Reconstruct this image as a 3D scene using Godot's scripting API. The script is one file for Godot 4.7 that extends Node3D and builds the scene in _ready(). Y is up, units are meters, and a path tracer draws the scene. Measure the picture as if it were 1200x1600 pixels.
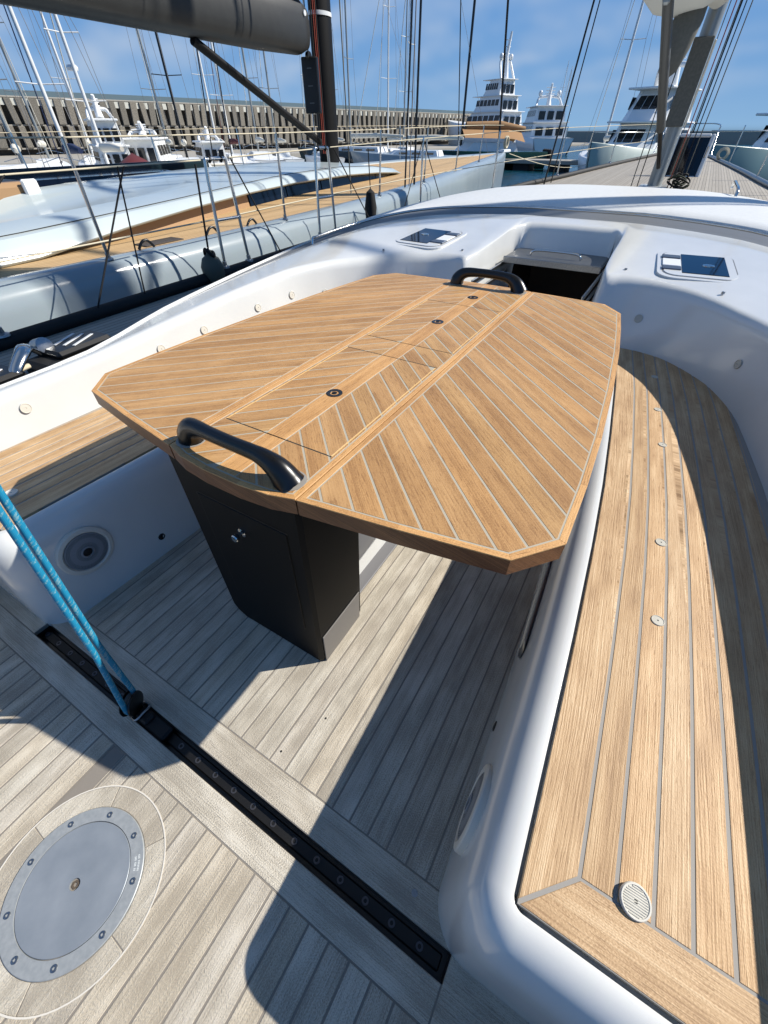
extends Node3D
# Sailing yacht cockpit in a marina. +x starboard, -z bow, y up; y = 0 is the cockpit sole.

var M := {}
var rng := RandomNumberGenerator.new()
var used := {}
var warp := 0.0   # when set, grain follows the curved edge of the benches
const WATER := -1.9

# ---------------------------------------------------------------- helpers
func numbered(n: String) -> String:
	if not used.has(n):
		used[n] = 0
		return n
	used[n] += 1
	return "%s_%03d" % [n, used[n]]

func st_new() -> SurfaceTool:
	var s := SurfaceTool.new()
	s.begin(Mesh.PRIMITIVE_TRIANGLES)
	return s

func put(st: SurfaceTool, called: String, mat: Material, parent: Node = null) -> MeshInstance3D:
	st.generate_normals()
	var o := MeshInstance3D.new()
	o.mesh = st.commit()
	o.material_override = mat
	if parent == null:
		o.name = numbered(called)
		add_child(o)
	else:
		o.name = called
		parent.add_child(o, true)
	return o

func inst(mesh: Mesh, called: String, mat: Material, parent: Node, xf: Transform3D) -> MeshInstance3D:
	var o := MeshInstance3D.new()
	o.mesh = mesh
	o.material_override = mat
	o.transform = xf
	o.name = called
	parent.add_child(o, true)
	return o

func bake(st: SurfaceTool) -> ArrayMesh:
	st.generate_normals()
	return st.commit()

func tag(o: Node, label: String, category: String, group := "") -> Node:
	o.set_meta("label", label)
	o.set_meta("category", category)
	if group != "":
		o.set_meta("group", group)
	return o

func struct_(o: Node) -> Node:
	o.set_meta("kind", "structure")
	return o

func thing(called: String, label: String, category: String, at := Vector3.ZERO, turn := 0.0, group := "") -> Node3D:
	var o := Node3D.new()
	o.name = numbered(called)
	add_child(o)
	o.position = at
	o.rotation.y = turn
	tag(o, label, category, group)
	return o

func vtx(st: SurfaceTool, p: Vector3, uv := Vector2.ZERO) -> void:
	st.set_uv(uv)
	st.add_vertex(p)

func tri(st: SurfaceTool, a: Vector3, b: Vector3, c: Vector3, out: Vector3, ua := Vector2.ZERO, ub := Vector2.ZERO, uc := Vector2.ZERO) -> void:
	if (c - a).cross(b - a).dot(out) < 0.0:
		vtx(st, a, ua); vtx(st, c, uc); vtx(st, b, ub)
	else:
		vtx(st, a, ua); vtx(st, b, ub); vtx(st, c, uc)

func quad(st: SurfaceTool, a: Vector3, b: Vector3, c: Vector3, d: Vector3, out: Vector3, ua := Vector2.ZERO, ub := Vector2.ZERO, uc := Vector2.ZERO, ud := Vector2.ZERO) -> void:
	tri(st, a, b, c, out, ua, ub, uc)
	tri(st, a, c, d, out, ua, uc, ud)

func box(st: SurfaceTool, c: Vector3, s: Vector3, bev := 0.0, xf := Transform3D.IDENTITY) -> void:
	st.set_smooth_group(-1)
	var h := s * 0.5
	var b: float = min(bev, min(h.x, min(h.y, h.z)) * 0.9)
	if b <= 0.0:
		b = 0.0
	var o := xf * c
	for ax in 3:
		for sg in [-1.0, 1.0]:
			var n := Vector3.ZERO; n[ax] = sg
			var u := (ax + 1) % 3
			var v := (ax + 2) % 3
			var pts := []
			for k in [[-1, -1], [1, -1], [1, 1], [-1, 1]]:
				var p := Vector3.ZERO
				p[ax] = sg * h[ax]; p[u] = k[0] * (h[u] - b); p[v] = k[1] * (h[v] - b)
				pts.append(xf * (c + p))
			quad(st, pts[0], pts[1], pts[2], pts[3], xf.basis * n, Vector2(0, 0), Vector2(s[u], 0), Vector2(s[u], s[v]), Vector2(0, s[v]))
	if b > 0.0:
		for ax in 3:
			var u := (ax + 1) % 3
			var v := (ax + 2) % 3
			for su in [-1.0, 1.0]:
				for sv in [-1.0, 1.0]:
					var q := []
					for e in [-1.0, 1.0]:
						var p1 := Vector3.ZERO
						p1[ax] = e * (h[ax] - b); p1[u] = su * h[u]; p1[v] = sv * (h[v] - b)
						var p2 := p1
						p2[u] = su * (h[u] - b); p2[v] = sv * h[v]
						q.append([xf * (c + p1), xf * (c + p2)])
					var n2 := Vector3.ZERO; n2[u] = su; n2[v] = sv
					quad(st, q[0][0], q[1][0], q[1][1], q[0][1], xf.basis * n2)
		for sx in [-1.0, 1.0]:
			for sy in [-1.0, 1.0]:
				for sz in [-1.0, 1.0]:
					var sg3 := Vector3(sx, sy, sz)
					var a := xf * (c + sg3 * Vector3(h.x, h.y - b, h.z - b))
					var bb := xf * (c + sg3 * Vector3(h.x - b, h.y, h.z - b))
					var cc := xf * (c + sg3 * Vector3(h.x - b, h.y - b, h.z))
					tri(st, a, bb, cc, xf.basis * sg3)

func area2(poly: PackedVector2Array) -> float:
	var a := 0.0
	for i in poly.size():
		var p := poly[i]
		var q := poly[(i + 1) % poly.size()]
		a += p.x * q.y - q.x * p.y
	return a * 0.5

func inset(poly: PackedVector2Array, d: float) -> PackedVector2Array:
	var sg := 1.0 if area2(poly) > 0.0 else -1.0
	var out := PackedVector2Array()
	var n := poly.size()
	for i in n:
		var p := poly[i]
		var e1 := (p - poly[(i + n - 1) % n]).normalized()
		var e2 := (poly[(i + 1) % n] - p).normalized()
		var n1 := Vector2(-e1.y, e1.x) * sg
		var n2 := Vector2(-e2.y, e2.x) * sg
		var b := n1 + n2
		var k := 1.0 + n1.dot(n2)
		if k < 0.15:
			k = 0.15
		out.append(p + b / k * d)
	return out

func tidy(poly: PackedVector2Array, tol := 0.0008) -> PackedVector2Array:
	var out := PackedVector2Array()
	for p in poly:
		if out.is_empty() or out[out.size() - 1].distance_to(p) > tol:
			out.append(p)
	if out.size() > 1 and out[0].distance_to(out[out.size() - 1]) <= tol:
		out.remove_at(out.size() - 1)
	return out

# extruded outline in the xz plane (poly.y = world z) from y0 up to y1, top edge bevelled
func prism(st: SurfaceTool, poly: PackedVector2Array, y0: float, y1: float, bev := 0.0, dir := Vector2(0, 1), off := Vector2.ZERO, uvs := Vector2(0.8, 0.32), xf := Transform3D.IDENTITY, bottom := false) -> void:
	st.set_smooth_group(-1)
	var top := inset(poly, bev) if bev > 0.0 else poly
	var perp := Vector2(-dir.y, dir.x)
	var uvf := func(p: Vector2) -> Vector2:
		if warp != 0.0:
			return Vector2(p.y / uvs.x, (p.x * warp - lut(EDGE, p.y)) / uvs.y) + off
		return Vector2(p.dot(dir) / uvs.x, p.dot(perp) / uvs.y) + off
	var ids := Geometry2D.triangulate_polygon(top)
	var up := xf.basis * Vector3.UP
	for i in range(0, ids.size(), 3):
		var a := top[ids[i]]; var b := top[ids[i + 1]]; var c := top[ids[i + 2]]
		tri(st, xf * Vector3(a.x, y1, a.y), xf * Vector3(b.x, y1, b.y), xf * Vector3(c.x, y1, c.y), up, uvf.call(a), uvf.call(b), uvf.call(c))
		if bottom:
			tri(st, xf * Vector3(a.x, y0, a.y), xf * Vector3(b.x, y0, b.y), xf * Vector3(c.x, y0, c.y), -up, uvf.call(a), uvf.call(b), uvf.call(c))
	var sg := 1.0 if area2(poly) > 0.0 else -1.0
	var n := poly.size()
	for i in n:
		var j := (i + 1) % n
		var a := poly[i]; var b := poly[j]
		var e := (b - a)
		var o := xf.basis * Vector3(e.y * sg, 0, -e.x * sg)
		var ya := y1 - bev
		var ua: Vector2 = uvf.call(a); var ub: Vector2 = uvf.call(b)
		var dn := Vector2(0, (ya - y0) / uvs.y)
		quad(st, xf * Vector3(a.x, y0, a.y), xf * Vector3(b.x, y0, b.y), xf * Vector3(b.x, ya, b.y), xf * Vector3(a.x, ya, a.y), o, ua + dn, ub + dn, ub, ua)
		if bev > 0.0:
			quad(st, xf * Vector3(a.x, ya, a.y), xf * Vector3(b.x, ya, b.y), xf * Vector3(top[j].x, y1, top[j].y), xf * Vector3(top[i].x, y1, top[i].y), o.normalized() + up, ua, ub, uvf.call(top[j]), uvf.call(top[i]))

func tube(st: SurfaceTool, pts: PackedVector3Array, rad, sides := 8, caps := true, closed := false, squash := 1.0, tile := 1.0) -> void:
	st.set_smooth_group(0)
	var n := pts.size()
	var rings := []
	var t0 := (pts[1] - pts[0]).normalized()
	var ref := Vector3.UP if abs(t0.y) < 0.9 else Vector3.RIGHT
	var u := t0.cross(ref).normalized()
	var run := 0.0
	var lens := []
	for i in n:
		var t: Vector3
		if closed:
			t = (pts[(i + 1) % n] - pts[(i + n - 1) % n]).normalized()
		elif i == 0:
			t = t0
		elif i == n - 1:
			t = (pts[i] - pts[i - 1]).normalized()
		else:
			t = (pts[i + 1] - pts[i - 1]).normalized()
		u = (u - t * u.dot(t)).normalized()
		var v := t.cross(u)
		var r: float = rad if typeof(rad) == TYPE_FLOAT else rad[i]
		var ring := PackedVector3Array()
		for k in sides:
			var a := TAU * k / sides
			ring.append(pts[i] + u * cos(a) * r + v * sin(a) * r * squash)
		rings.append(ring)
		if i > 0:
			run += pts[i].distance_to(pts[i - 1])
		lens.append(run / tile)
	var m := n if closed else n - 1
	for i in m:
		var j := (i + 1) % n
		var lj: float = lens[j] if j > i else lens[i] + pts[0].distance_to(pts[n - 1]) / tile
		for k in sides:
			var k2 := (k + 1) % sides
			var o: Vector3 = rings[i][k] + rings[j][k2] - pts[i] - pts[j]
			quad(st, rings[i][k], rings[i][k2], rings[j][k2], rings[j][k], o, Vector2(lens[i], float(k) / sides), Vector2(lens[i], float(k + 1) / sides), Vector2(lj, float(k + 1) / sides), Vector2(lj, float(k) / sides))
	if caps and not closed:
		st.set_smooth_group(-1)
		for e in [0, n - 1]:
			var o: Vector3 = pts[e] - (pts[1] if e == 0 else pts[n - 2])
			for k in range(1, sides - 1):
				tri(st, rings[e][0], rings[e][k], rings[e][k + 1], o)

func smooth_path(ctrl: Array, steps := 6) -> PackedVector3Array:
	var c := Curve3D.new()
	var n := ctrl.size()
	for i in n:
		var p: Vector3 = ctrl[i]
		var a: Vector3 = ctrl[max(i - 1, 0)]
		var b: Vector3 = ctrl[min(i + 1, n - 1)]
		var t := (b - a) / 6.0
		if i == 0 or i == n - 1:
			t = Vector3.ZERO
		c.add_point(p, -t, t)
	var out := PackedVector3Array()
	for i in n - 1:
		for k in steps:
			out.append(c.sample(i, float(k) / steps))
	out.append(ctrl[n - 1])
	return out

# profile: array of Vector2(radius, height); axis along xf's y
func lathe(st: SurfaceTool, prof: Array, seg := 24, xf := Transform3D.IDENTITY, smooth := true) -> void:
	var gid := 1
	for i in prof.size() - 1:
		var p: Vector2 = prof[i]; var q: Vector2 = prof[i + 1]
		if i > 0 and abs((p - prof[i - 1]).angle_to(q - p)) > 0.6:
			gid += 1   # a sharp turn of the profile stays a sharp edge
		st.set_smooth_group(gid if smooth else -1)
		var dr := Vector2(q.y - p.y, -(q.x - p.x))
		for k in seg:
			var a := TAU * k / seg; var b := TAU * (k + 1) / seg
			var ca := Vector3(cos(a), 0, sin(a)); var cb := Vector3(cos(b), 0, sin(b))
			var mid := (ca + cb) * 0.5
			var o := xf.basis * (mid * dr.x + Vector3.UP * dr.y)
			var A := xf * (ca * p.x + Vector3.UP * p.y)
			var B := xf * (cb * p.x + Vector3.UP * p.y)
			var C := xf * (cb * q.x + Vector3.UP * q.y)
			var D := xf * (ca * q.x + Vector3.UP * q.y)
			var ua := Vector2(0.5 + ca.x * p.x, 0.5 + ca.z * p.x); var ub := Vector2(0.5 + cb.x * p.x, 0.5 + cb.z * p.x)
			var uc := Vector2(0.5 + cb.x * q.x, 0.5 + cb.z * q.x); var ud := Vector2(0.5 + ca.x * q.x, 0.5 + ca.z * q.x)
			if p.x < 1e-6:
				tri(st, A, C, D, o, ua, uc, ud)
			elif q.x < 1e-6:
				tri(st, A, B, C, o, ua, ub, uc)
			else:
				quad(st, A, B, C, D, o, ua, ub, uc, ud)

# rows of points; 'side' is a point the faces look at (roughly)
func grid(st: SurfaceTool, rows: Array, flip := false, uvs := 1.0, group := 0) -> void:
	st.set_smooth_group(group)
	for i in rows.size() - 1:
		for j in rows[i].size() - 1:
			var a: Vector3 = rows[i][j]; var b: Vector3 = rows[i][j + 1]
			var c: Vector3 = rows[i + 1][j + 1]; var d: Vector3 = rows[i + 1][j]
			var n := (c - a).cross(b - a) + (d - a).cross(c - a)
			if flip:
				n = -n
			quad(st, a, b, c, d, n, Vector2(a.x, a.z) / uvs, Vector2(b.x, b.z) / uvs, Vector2(c.x, c.z) / uvs, Vector2(d.x, d.z) / uvs)

func face_to(dir: Vector3, at: Vector3) -> Transform3D:   # transform whose y axis is dir
	var y := dir.normalized()
	var r := Vector3.UP if abs(y.y) < 0.9 else Vector3.RIGHT
	var x := r.cross(y).normalized()
	return Transform3D(Basis(x, y, x.cross(y)), at)

func lut(tab: Array, z: float) -> float:   # piecewise smooth table [[z, v], ...] with z falling
	if z >= tab[0][0]:
		return tab[0][1]
	for i in tab.size() - 1:
		if z >= tab[i + 1][0]:
			var t: float = (z - tab[i][0]) / (tab[i + 1][0] - tab[i][0])
			var p0: float = tab[max(i - 1, 0)][1]; var p3: float = tab[min(i + 2, tab.size() - 1)][1]
			return cubic_interpolate(tab[i][1], tab[i + 1][1], p0, p3, t) if false else lerp(float(tab[i][1]), float(tab[i + 1][1]), t)
	return tab[tab.size() - 1][1]

# ---------------------------------------------------------------- materials
func noise(seed_: int, freq: float, oct := 3) -> FastNoiseLite:
	var n := FastNoiseLite.new()
	n.seed = seed_
	n.frequency = freq
	n.fractal_octaves = oct
	n.noise_type = FastNoiseLite.TYPE_SIMPLEX_SMOOTH
	return n

func noise_bytes(seed_: int, w: int, h: int, freq: float, size: Vector2i, oct := 3) -> PackedByteArray:
	var im := noise(seed_, freq, oct).get_seamless_image(w, h)
	im.resize(size.x, size.y, Image.INTERPOLATE_CUBIC)
	im.convert(Image.FORMAT_L8)
	return im.get_data()

# wood: u runs along the grain. Returns [albedo, normal]
func wood_tex(seed_: int, dark: Color, mid: Color, light: Color, fine: float, pore: float, speck: float, blotch := 0.40) -> Array:
	var S := 512
	var sz := Vector2i(S, S)
	var a := noise_bytes(seed_, 12, 512, 0.20, sz, 3)
	var b := noise_bytes(seed_ + 1, 16, 128, 0.05, sz, 2)
	var c := noise_bytes(seed_ + 2, 96, 512, 0.20, sz, 2)
	var d := noise_bytes(seed_ + 3, 64, 64, 0.06, sz, 3)
	var e := noise_bytes(seed_ + 4, 512, 512, 0.35, sz, 1)
	var out := PackedByteArray(); out.resize(S * S * 3)
	var hb := PackedByteArray(); hb.resize(S * S)
	for i in S * S:
		var t := (float(a[i]) / 255.0 - 0.5) * fine + (float(b[i]) / 255.0 - 0.5) * 0.45 + (float(d[i]) / 255.0 - 0.5) * blotch
		var pr := float(c[i]) / 255.0
		var p := 0.0
		if pr < 0.36:
			p = (0.36 - pr) * pore
		t += (float(e[i]) / 255.0 - 0.5) * speck - p
		t = clampf(t + 0.5, 0.0, 1.0)
		var col := dark.lerp(mid, t * 2.0) if t < 0.5 else mid.lerp(light, t * 2.0 - 1.0)
		out[i * 3] = int(col.r * 255.0); out[i * 3 + 1] = int(col.g * 255.0); out[i * 3 + 2] = int(col.b * 255.0)
		hb[i] = int(clampf(t, 0.0, 1.0) * 255.0)
	var im := Image.create_from_data(S, S, false, Image.FORMAT_RGB8, out)
	im.generate_mipmaps()
	var hn := Image.create_from_data(S, S, false, Image.FORMAT_L8, hb)
	hn.convert(Image.FORMAT_RGBA8)
	hn.bump_map_to_normal_map(2.0)
	return [ImageTexture.create_from_image(im), ImageTexture.create_from_image(hn)]

func mat(col: Color, rough := 0.5, metal := 0.0) -> StandardMaterial3D:
	var m := StandardMaterial3D.new()
	m.albedo_color = col
	m.roughness = rough
	m.metallic = metal
	m.cull_mode = BaseMaterial3D.CULL_DISABLED
	return m

func wood_set(key: String, tex: Array, tints: Array, rough: float, bump: float) -> void:
	var list := []
	for t in tints:
		var m := mat(t, rough)
		m.albedo_texture = tex[0]
		m.normal_enabled = true
		m.normal_texture = tex[1]
		m.normal_scale = bump
		list.append(m)
	M[key] = list

func pick(key: String) -> Material:
	return M[key][rng.randi() % M[key].size()]

func mottled(seed_: int, c1: Color, c2: Color, freq: float, rough: float, metal := 0.0, scale := 1.0, S := 256) -> StandardMaterial3D:
	var a := noise_bytes(seed_, S, S, freq, Vector2i(S, S), 5)
	var out := PackedByteArray(); out.resize(S * S * 3)
	for i in S * S:
		var col := c1.lerp(c2, float(a[i]) / 255.0)
		out[i * 3] = int(col.r * 255.0); out[i * 3 + 1] = int(col.g * 255.0); out[i * 3 + 2] = int(col.b * 255.0)
	var m := mat(Color.WHITE, rough, metal)
	m.albedo_texture = ImageTexture.create_from_image(Image.create_from_data(S, S, false, Image.FORMAT_RGB8, out))
	m.uv1_triplanar = true
	m.uv1_world_triplanar = true
	m.uv1_scale = Vector3.ONE * scale
	return m

func make_materials() -> void:
	# new varnish-free teak of the table, paler scrubbed teak of the seats, silver-grey teak of the sole
	var tt := wood_tex(11, Color(0.555, 0.41, 0.255), Color(0.715, 0.555, 0.365), Color(0.79, 0.635, 0.44), 0.5, 1.9, 0.5, 0.25)
	wood_set("teak", tt, [Color(1, 1, 1), Color(0.97, 0.96, 0.945), Color(1.0, 0.985, 0.96), Color(0.945, 0.93, 0.91), Color(0.985, 0.99, 0.975)], 0.5, 0.3)
	var ts := wood_tex(31, Color(0.60, 0.475, 0.335), Color(0.72, 0.595, 0.44), Color(0.82, 0.715, 0.57), 0.75, 1.6, 0.35)
	wood_set("seat", ts, [Color(1, 1, 1), Color(0.96, 0.95, 0.93), Color(1.0, 0.98, 0.95)], 0.6, 0.5)
	var tg := wood_tex(51, Color(0.60, 0.57, 0.515), Color(0.71, 0.68, 0.62), Color(0.79, 0.765, 0.71), 0.7, 1.5, 0.75, 0.75)
	wood_set("grey", tg, [Color(1, 1, 1), Color(0.97, 0.965, 0.96), Color(1.0, 0.985, 0.965), Color(0.945, 0.94, 0.935), Color(0.98, 0.975, 0.975)], 0.75, 0.8)
	var te := wood_tex(71, Color(0.37, 0.215, 0.115), Color(0.48, 0.30, 0.17), Color(0.58, 0.385, 0.235), 0.9, 1.8, 0.3)
	wood_set("edge", te, [Color(1, 1, 1)], 0.45, 0.3)
	M.pale = mat(Color(0.80, 0.635, 0.42), 0.5)
	M.pale.albedo_texture = tt[0]
	M.pale.albedo_color = Color(1.0, 1.0, 1.0)
	wood_set("strip", tt, [Color(1.08, 1.06, 1.02)], 0.5, 0.3)
	M.caulk_pale = mat(Color(0.66, 0.63, 0.56), 0.7)
	M.caulk = mat(Color(0.56, 0.545, 0.52), 0.7)
	M.caulk_grey = mat(Color(0.50, 0.475, 0.44), 0.8)
	M.gel = mottled(5, Color(0.825, 0.83, 0.82), Color(0.785, 0.79, 0.782), 0.02, 0.20, 0.0, 0.5)
	M.gel.clearcoat_enabled = true
	M.gel.clearcoat = 0.35
	M.gel.clearcoat_roughness = 0.08
	M.roof = mottled(26, Color(0.855, 0.86, 0.85), Color(0.81, 0.815, 0.805), 0.05, 0.42, 0.0, 1.5)
	M.nonskid = mottled(6, Color(0.80, 0.81, 0.80), Color(0.85, 0.855, 0.85), 0.15, 0.6, 0.0, 4.0)
	M.band = mat(Color(0.40, 0.41, 0.42), 0.45)
	M.black = mat(Color(0.025, 0.025, 0.027), 0.35)
	M.carbon = mottled(7, Color(0.028, 0.028, 0.030), Color(0.05, 0.05, 0.052), 0.3, 0.52, 0.0, 6.0)
	M.carbon.metallic_specular = 0.3
	M.handle = mottled(8, Color(0.025, 0.025, 0.027), Color(0.055, 0.055, 0.06), 0.4, 0.30, 0.0, 20.0)
	M.rubber = mat(Color(0.04, 0.04, 0.045), 0.7)
	M.navy = mat(Color(0.05, 0.06, 0.10), 0.6)
	M.chrome = mat(Color(0.80, 0.80, 0.79), 0.14, 1.0)
	M.steel = mottled(9, Color(0.66, 0.67, 0.68), Color(0.56, 0.57, 0.58), 0.05, 0.32, 1.0, 6.0)
	M.alu = mottled(10, Color(0.63, 0.645, 0.65), Color(0.56, 0.58, 0.59), 0.03, 0.5, 0.25, 8.0)
	M.alu2 = mottled(12, Color(0.585, 0.61, 0.635), Color(0.515, 0.545, 0.575), 0.012, 0.42, 0.3, 3.0)
	M.plastic = mottled(13, Color(0.80, 0.79, 0.74), Color(0.62, 0.60, 0.55), 0.12, 0.5, 0.0, 25.0)
	M.capw = mottled(14, Color(0.86, 0.85, 0.81), Color(0.74, 0.72, 0.67), 0.12, 0.45, 0.0, 25.0)
	M.spk = mat(Color(0.50, 0.52, 0.54), 0.5)
	M.dark = mat(Color(0.03, 0.028, 0.027), 0.6)
	M.inside = mat(Color(0.42, 0.35, 0.29), 0.6)
	M.glass = mat(Color(0.035, 0.05, 0.085), 0.06)
	M.glass_smoke = mat(Color(0.09, 0.10, 0.115), 0.08)
	M.rope_black = mat(Color(0.03, 0.03, 0.033), 0.8)
	M.rope_grey = mat(Color(0.36, 0.36, 0.33), 0.85)
	M.rope_cream = mat(Color(0.76, 0.72, 0.62), 0.85)
	M.rope_red = mat(Color(0.48, 0.18, 0.12), 0.85)
	M.wire = mat(Color(0.42, 0.42, 0.42), 0.6)
	M.greyboat = mottled(15, Color(0.555, 0.60, 0.62), Color(0.515, 0.56, 0.585), 0.01, 0.16, 0.0, 0.4)
	M.greyboat.clearcoat_enabled = true
	M.greyboat.clearcoat = 0.4
	M.nbwhite = mottled(25, Color(0.71, 0.75, 0.755), Color(0.66, 0.705, 0.715), 0.01, 0.2, 0.0, 0.3)
	M.white = mat(Color(0.88, 0.885, 0.88), 0.3)
	M.cream = mat(Color(0.82, 0.80, 0.74), 0.5)
	M.canvas = mottled(16, Color(0.33, 0.335, 0.315), Color(0.40, 0.40, 0.375), 0.04, 0.8, 0.0, 2.0)
	M.boomgrey = mottled(17, Color(0.115, 0.12, 0.118), Color(0.155, 0.16, 0.155), 0.02, 0.5, 0.0, 1.0)
	M.sail = mat(Color(0.84, 0.84, 0.81), 0.7)
	M.alumast = mat(Color(0.56, 0.58, 0.58), 0.35, 0.4)
	M.mastwhite = mat(Color(0.80, 0.81, 0.81), 0.35)
	M.teal = mat(Color(0.42, 0.52, 0.52), 0.3)
	M.palehull = mat(Color(0.66, 0.71, 0.69), 0.3)
	M.greenhull = mat(Color(0.03, 0.17, 0.12), 0.2)
	M.navyhull = mat(Color(0.10, 0.16, 0.18), 0.2)
	M.redcloth = mat(Color(0.32, 0.05, 0.055), 0.8)
	M.tan = mat(Color(0.60, 0.46, 0.31), 0.85)
	M.stone = mottled(18, Color(0.29, 0.275, 0.25), Color(0.66, 0.635, 0.58), 0.06, 0.9, 0.0, 0.5)
	M.stone2 = mottled(19, Color(0.25, 0.24, 0.22), Color(0.59, 0.57, 0.525), 0.07, 0.9, 0.0, 0.5)
	M.concrete = mottled(20, Color(0.55, 0.535, 0.50), Color(0.66, 0.64, 0.60), 0.05, 0.85, 0.0, 0.4)
	M.lintel = mat(Color(0.74, 0.74, 0.70), 0.7)
	M.wallback = mat(Color(0.40, 0.385, 0.365), 0.8)
	M.parapet = mat(Color(0.36, 0.43, 0.46), 0.35)
	M.quaydark = mat(Color(0.10, 0.10, 0.10), 0.8)
	# laid-deck pattern for decks too far off to pick the planks apart
	M.deck_far = deck_mat(Color(0.56, 0.535, 0.49), Color(0.66, 0.635, 0.59), Color(0.36, 0.34, 0.32), 41)
	M.deck_nb = deck_mat(Color(0.70, 0.575, 0.40), Color(0.78, 0.66, 0.49), Color(0.50, 0.41, 0.30), 45)
	M.cabin_teak = mat(Color(0.60, 0.475, 0.335), 0.5)
	# sheet: blue braid with white flecks
	var S := 128
	var im := Image.create(S, S, false, Image.FORMAT_RGB8)
	var r2 := RandomNumberGenerator.new(); r2.seed = 77
	for y in S:
		for x in S:
			var g := sin((x + y * 0.5) * TAU / 8.0) * sin((x - y * 0.5) * TAU / 8.0)
			var c := Color(0.03, 0.55, 0.69).lerp(Color(0.02, 0.42, 0.57), clampf(0.5 + g * 0.5, 0, 1))
			im.set_pixel(x, y, c)
	for k in 34:
		var x0 := r2.randi() % S; var y0 := r2.randi() % S
		for q in 12:
			for w in 8:
				var px := (x0 + q) % S; var py := (y0 + q * 2 + w * 2) % S
				if (q + w) % 3 != 0:
					im.set_pixel(px, py, Color(0.80, 0.81, 0.78) if (q * 3 + w) % 4 != 0 else Color(0.30, 0.34, 0.34))
	M.sheet = mat(Color.WHITE, 0.75)
	M.sheet.albedo_texture = ImageTexture.create_from_image(im)
	# water
	var wn := noise(91, 0.012, 5).get_seamless_image(512, 512)
	wn.convert(Image.FORMAT_RGBA8)
	wn.bump_map_to_normal_map(9.0)
	M.water = mat(Color(0.05, 0.24, 0.29), 0.12)
	M.water.normal_enabled = true
	M.water.normal_texture = ImageTexture.create_from_image(wn)
	M.water.normal_scale = 0.9
	M.water.uv1_triplanar = true
	M.water.uv1_world_triplanar = true
	M.water.uv1_scale = Vector3.ONE * 0.14

func deck_mat(c1: Color, c2: Color, seam: Color, sd: int) -> StandardMaterial3D:
	var W := 256
	var a := noise_bytes(sd, 8, 256, 0.2, Vector2i(W, W), 2)
	var im := Image.create(W, W, false, Image.FORMAT_RGB8)
	var r2 := RandomNumberGenerator.new(); r2.seed = sd
	var tone := []
	for k in 8:
		tone.append(r2.randf_range(-0.35, 0.35))
	for y in W:
		for x in W:   # x across the planks, y along
			var col := c1.lerp(c2, clampf(float(a[x * W + y]) / 255.0 + tone[x / 32], 0, 1))
			if x % 32 < 4:
				col = seam
			im.set_pixel(x, y, col)
	im.generate_mipmaps()
	var m := mat(Color.WHITE, 0.7)
	m.albedo_texture = ImageTexture.create_from_image(im)
	m.uv1_scale = Vector3(1.0 / 0.432, 1.0 / 1.5, 1)
	return m

# ---------------------------------------------------------------- planks
const PITCH := 0.054

func plank(poly: PackedVector2Array, y: float, thick: float, dir: Vector2, m: Material, parent: Node, called := "plank", bev := 0.0008) -> void:
	poly = tidy(poly)
	if poly.size() < 3 or abs(area2(poly)) < 0.00025:
		return
	var st := st_new()
	prism(st, poly, y - thick, y, bev, dir, Vector2(rng.randf(), rng.randf()))
	put(st, called, m, parent)

func strips(region: PackedVector2Array, dir: Vector2, pitch: float, gap: float, phase: float, y: float, thick: float, key: String, parent: Node, cuts: Array = []) -> void:
	var perp := Vector2(-dir.y, dir.x)
	var lo := 1e9; var hi := -1e9; var a0 := 1e9; var a1 := -1e9
	for p in region:
		lo = min(lo, p.dot(perp)); hi = max(hi, p.dot(perp))
		a0 = min(a0, p.dot(dir)); a1 = max(a1, p.dot(dir))
	var k := floori((lo - phase) / pitch)
	while k * pitch + phase < hi:
		var s0 := k * pitch + phase + gap * 0.5
		var s1 := (k + 1) * pitch + phase - gap * 0.5
		var r := PackedVector2Array([dir * (a0 - 1) + perp * s0, dir * (a1 + 1) + perp * s0, dir * (a1 + 1) + perp * s1, dir * (a0 - 1) + perp * s1])
		var list := [r]
		list = Geometry2D.intersect_polygons(region, r)
		for c in cuts:
			var nx := []
			for q in list:
				nx.append_array(Geometry2D.clip_polygons(q, c))
			list = nx
		for q in list:
			plank(q, y, thick, dir, pick(key), parent)
		k += 1

func rect(x0: float, z0: float, x1: float, z1: float) -> PackedVector2Array:
	return PackedVector2Array([Vector2(x0, z0), Vector2(x1, z0), Vector2(x1, z1), Vector2(x0, z1)])

func circle(c: Vector2, r: float, n := 48) -> PackedVector2Array:
	var out := PackedVector2Array()
	for k in n:
		out.append(c + Vector2(cos(TAU * k / n), sin(TAU * k / n)) * r)
	return out

func mirror(p: PackedVector2Array, s: float) -> PackedVector2Array:
	var out := PackedVector2Array()
	for q in p:
		out.append(Vector2(q.x * s, q.y))
	return out

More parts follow.
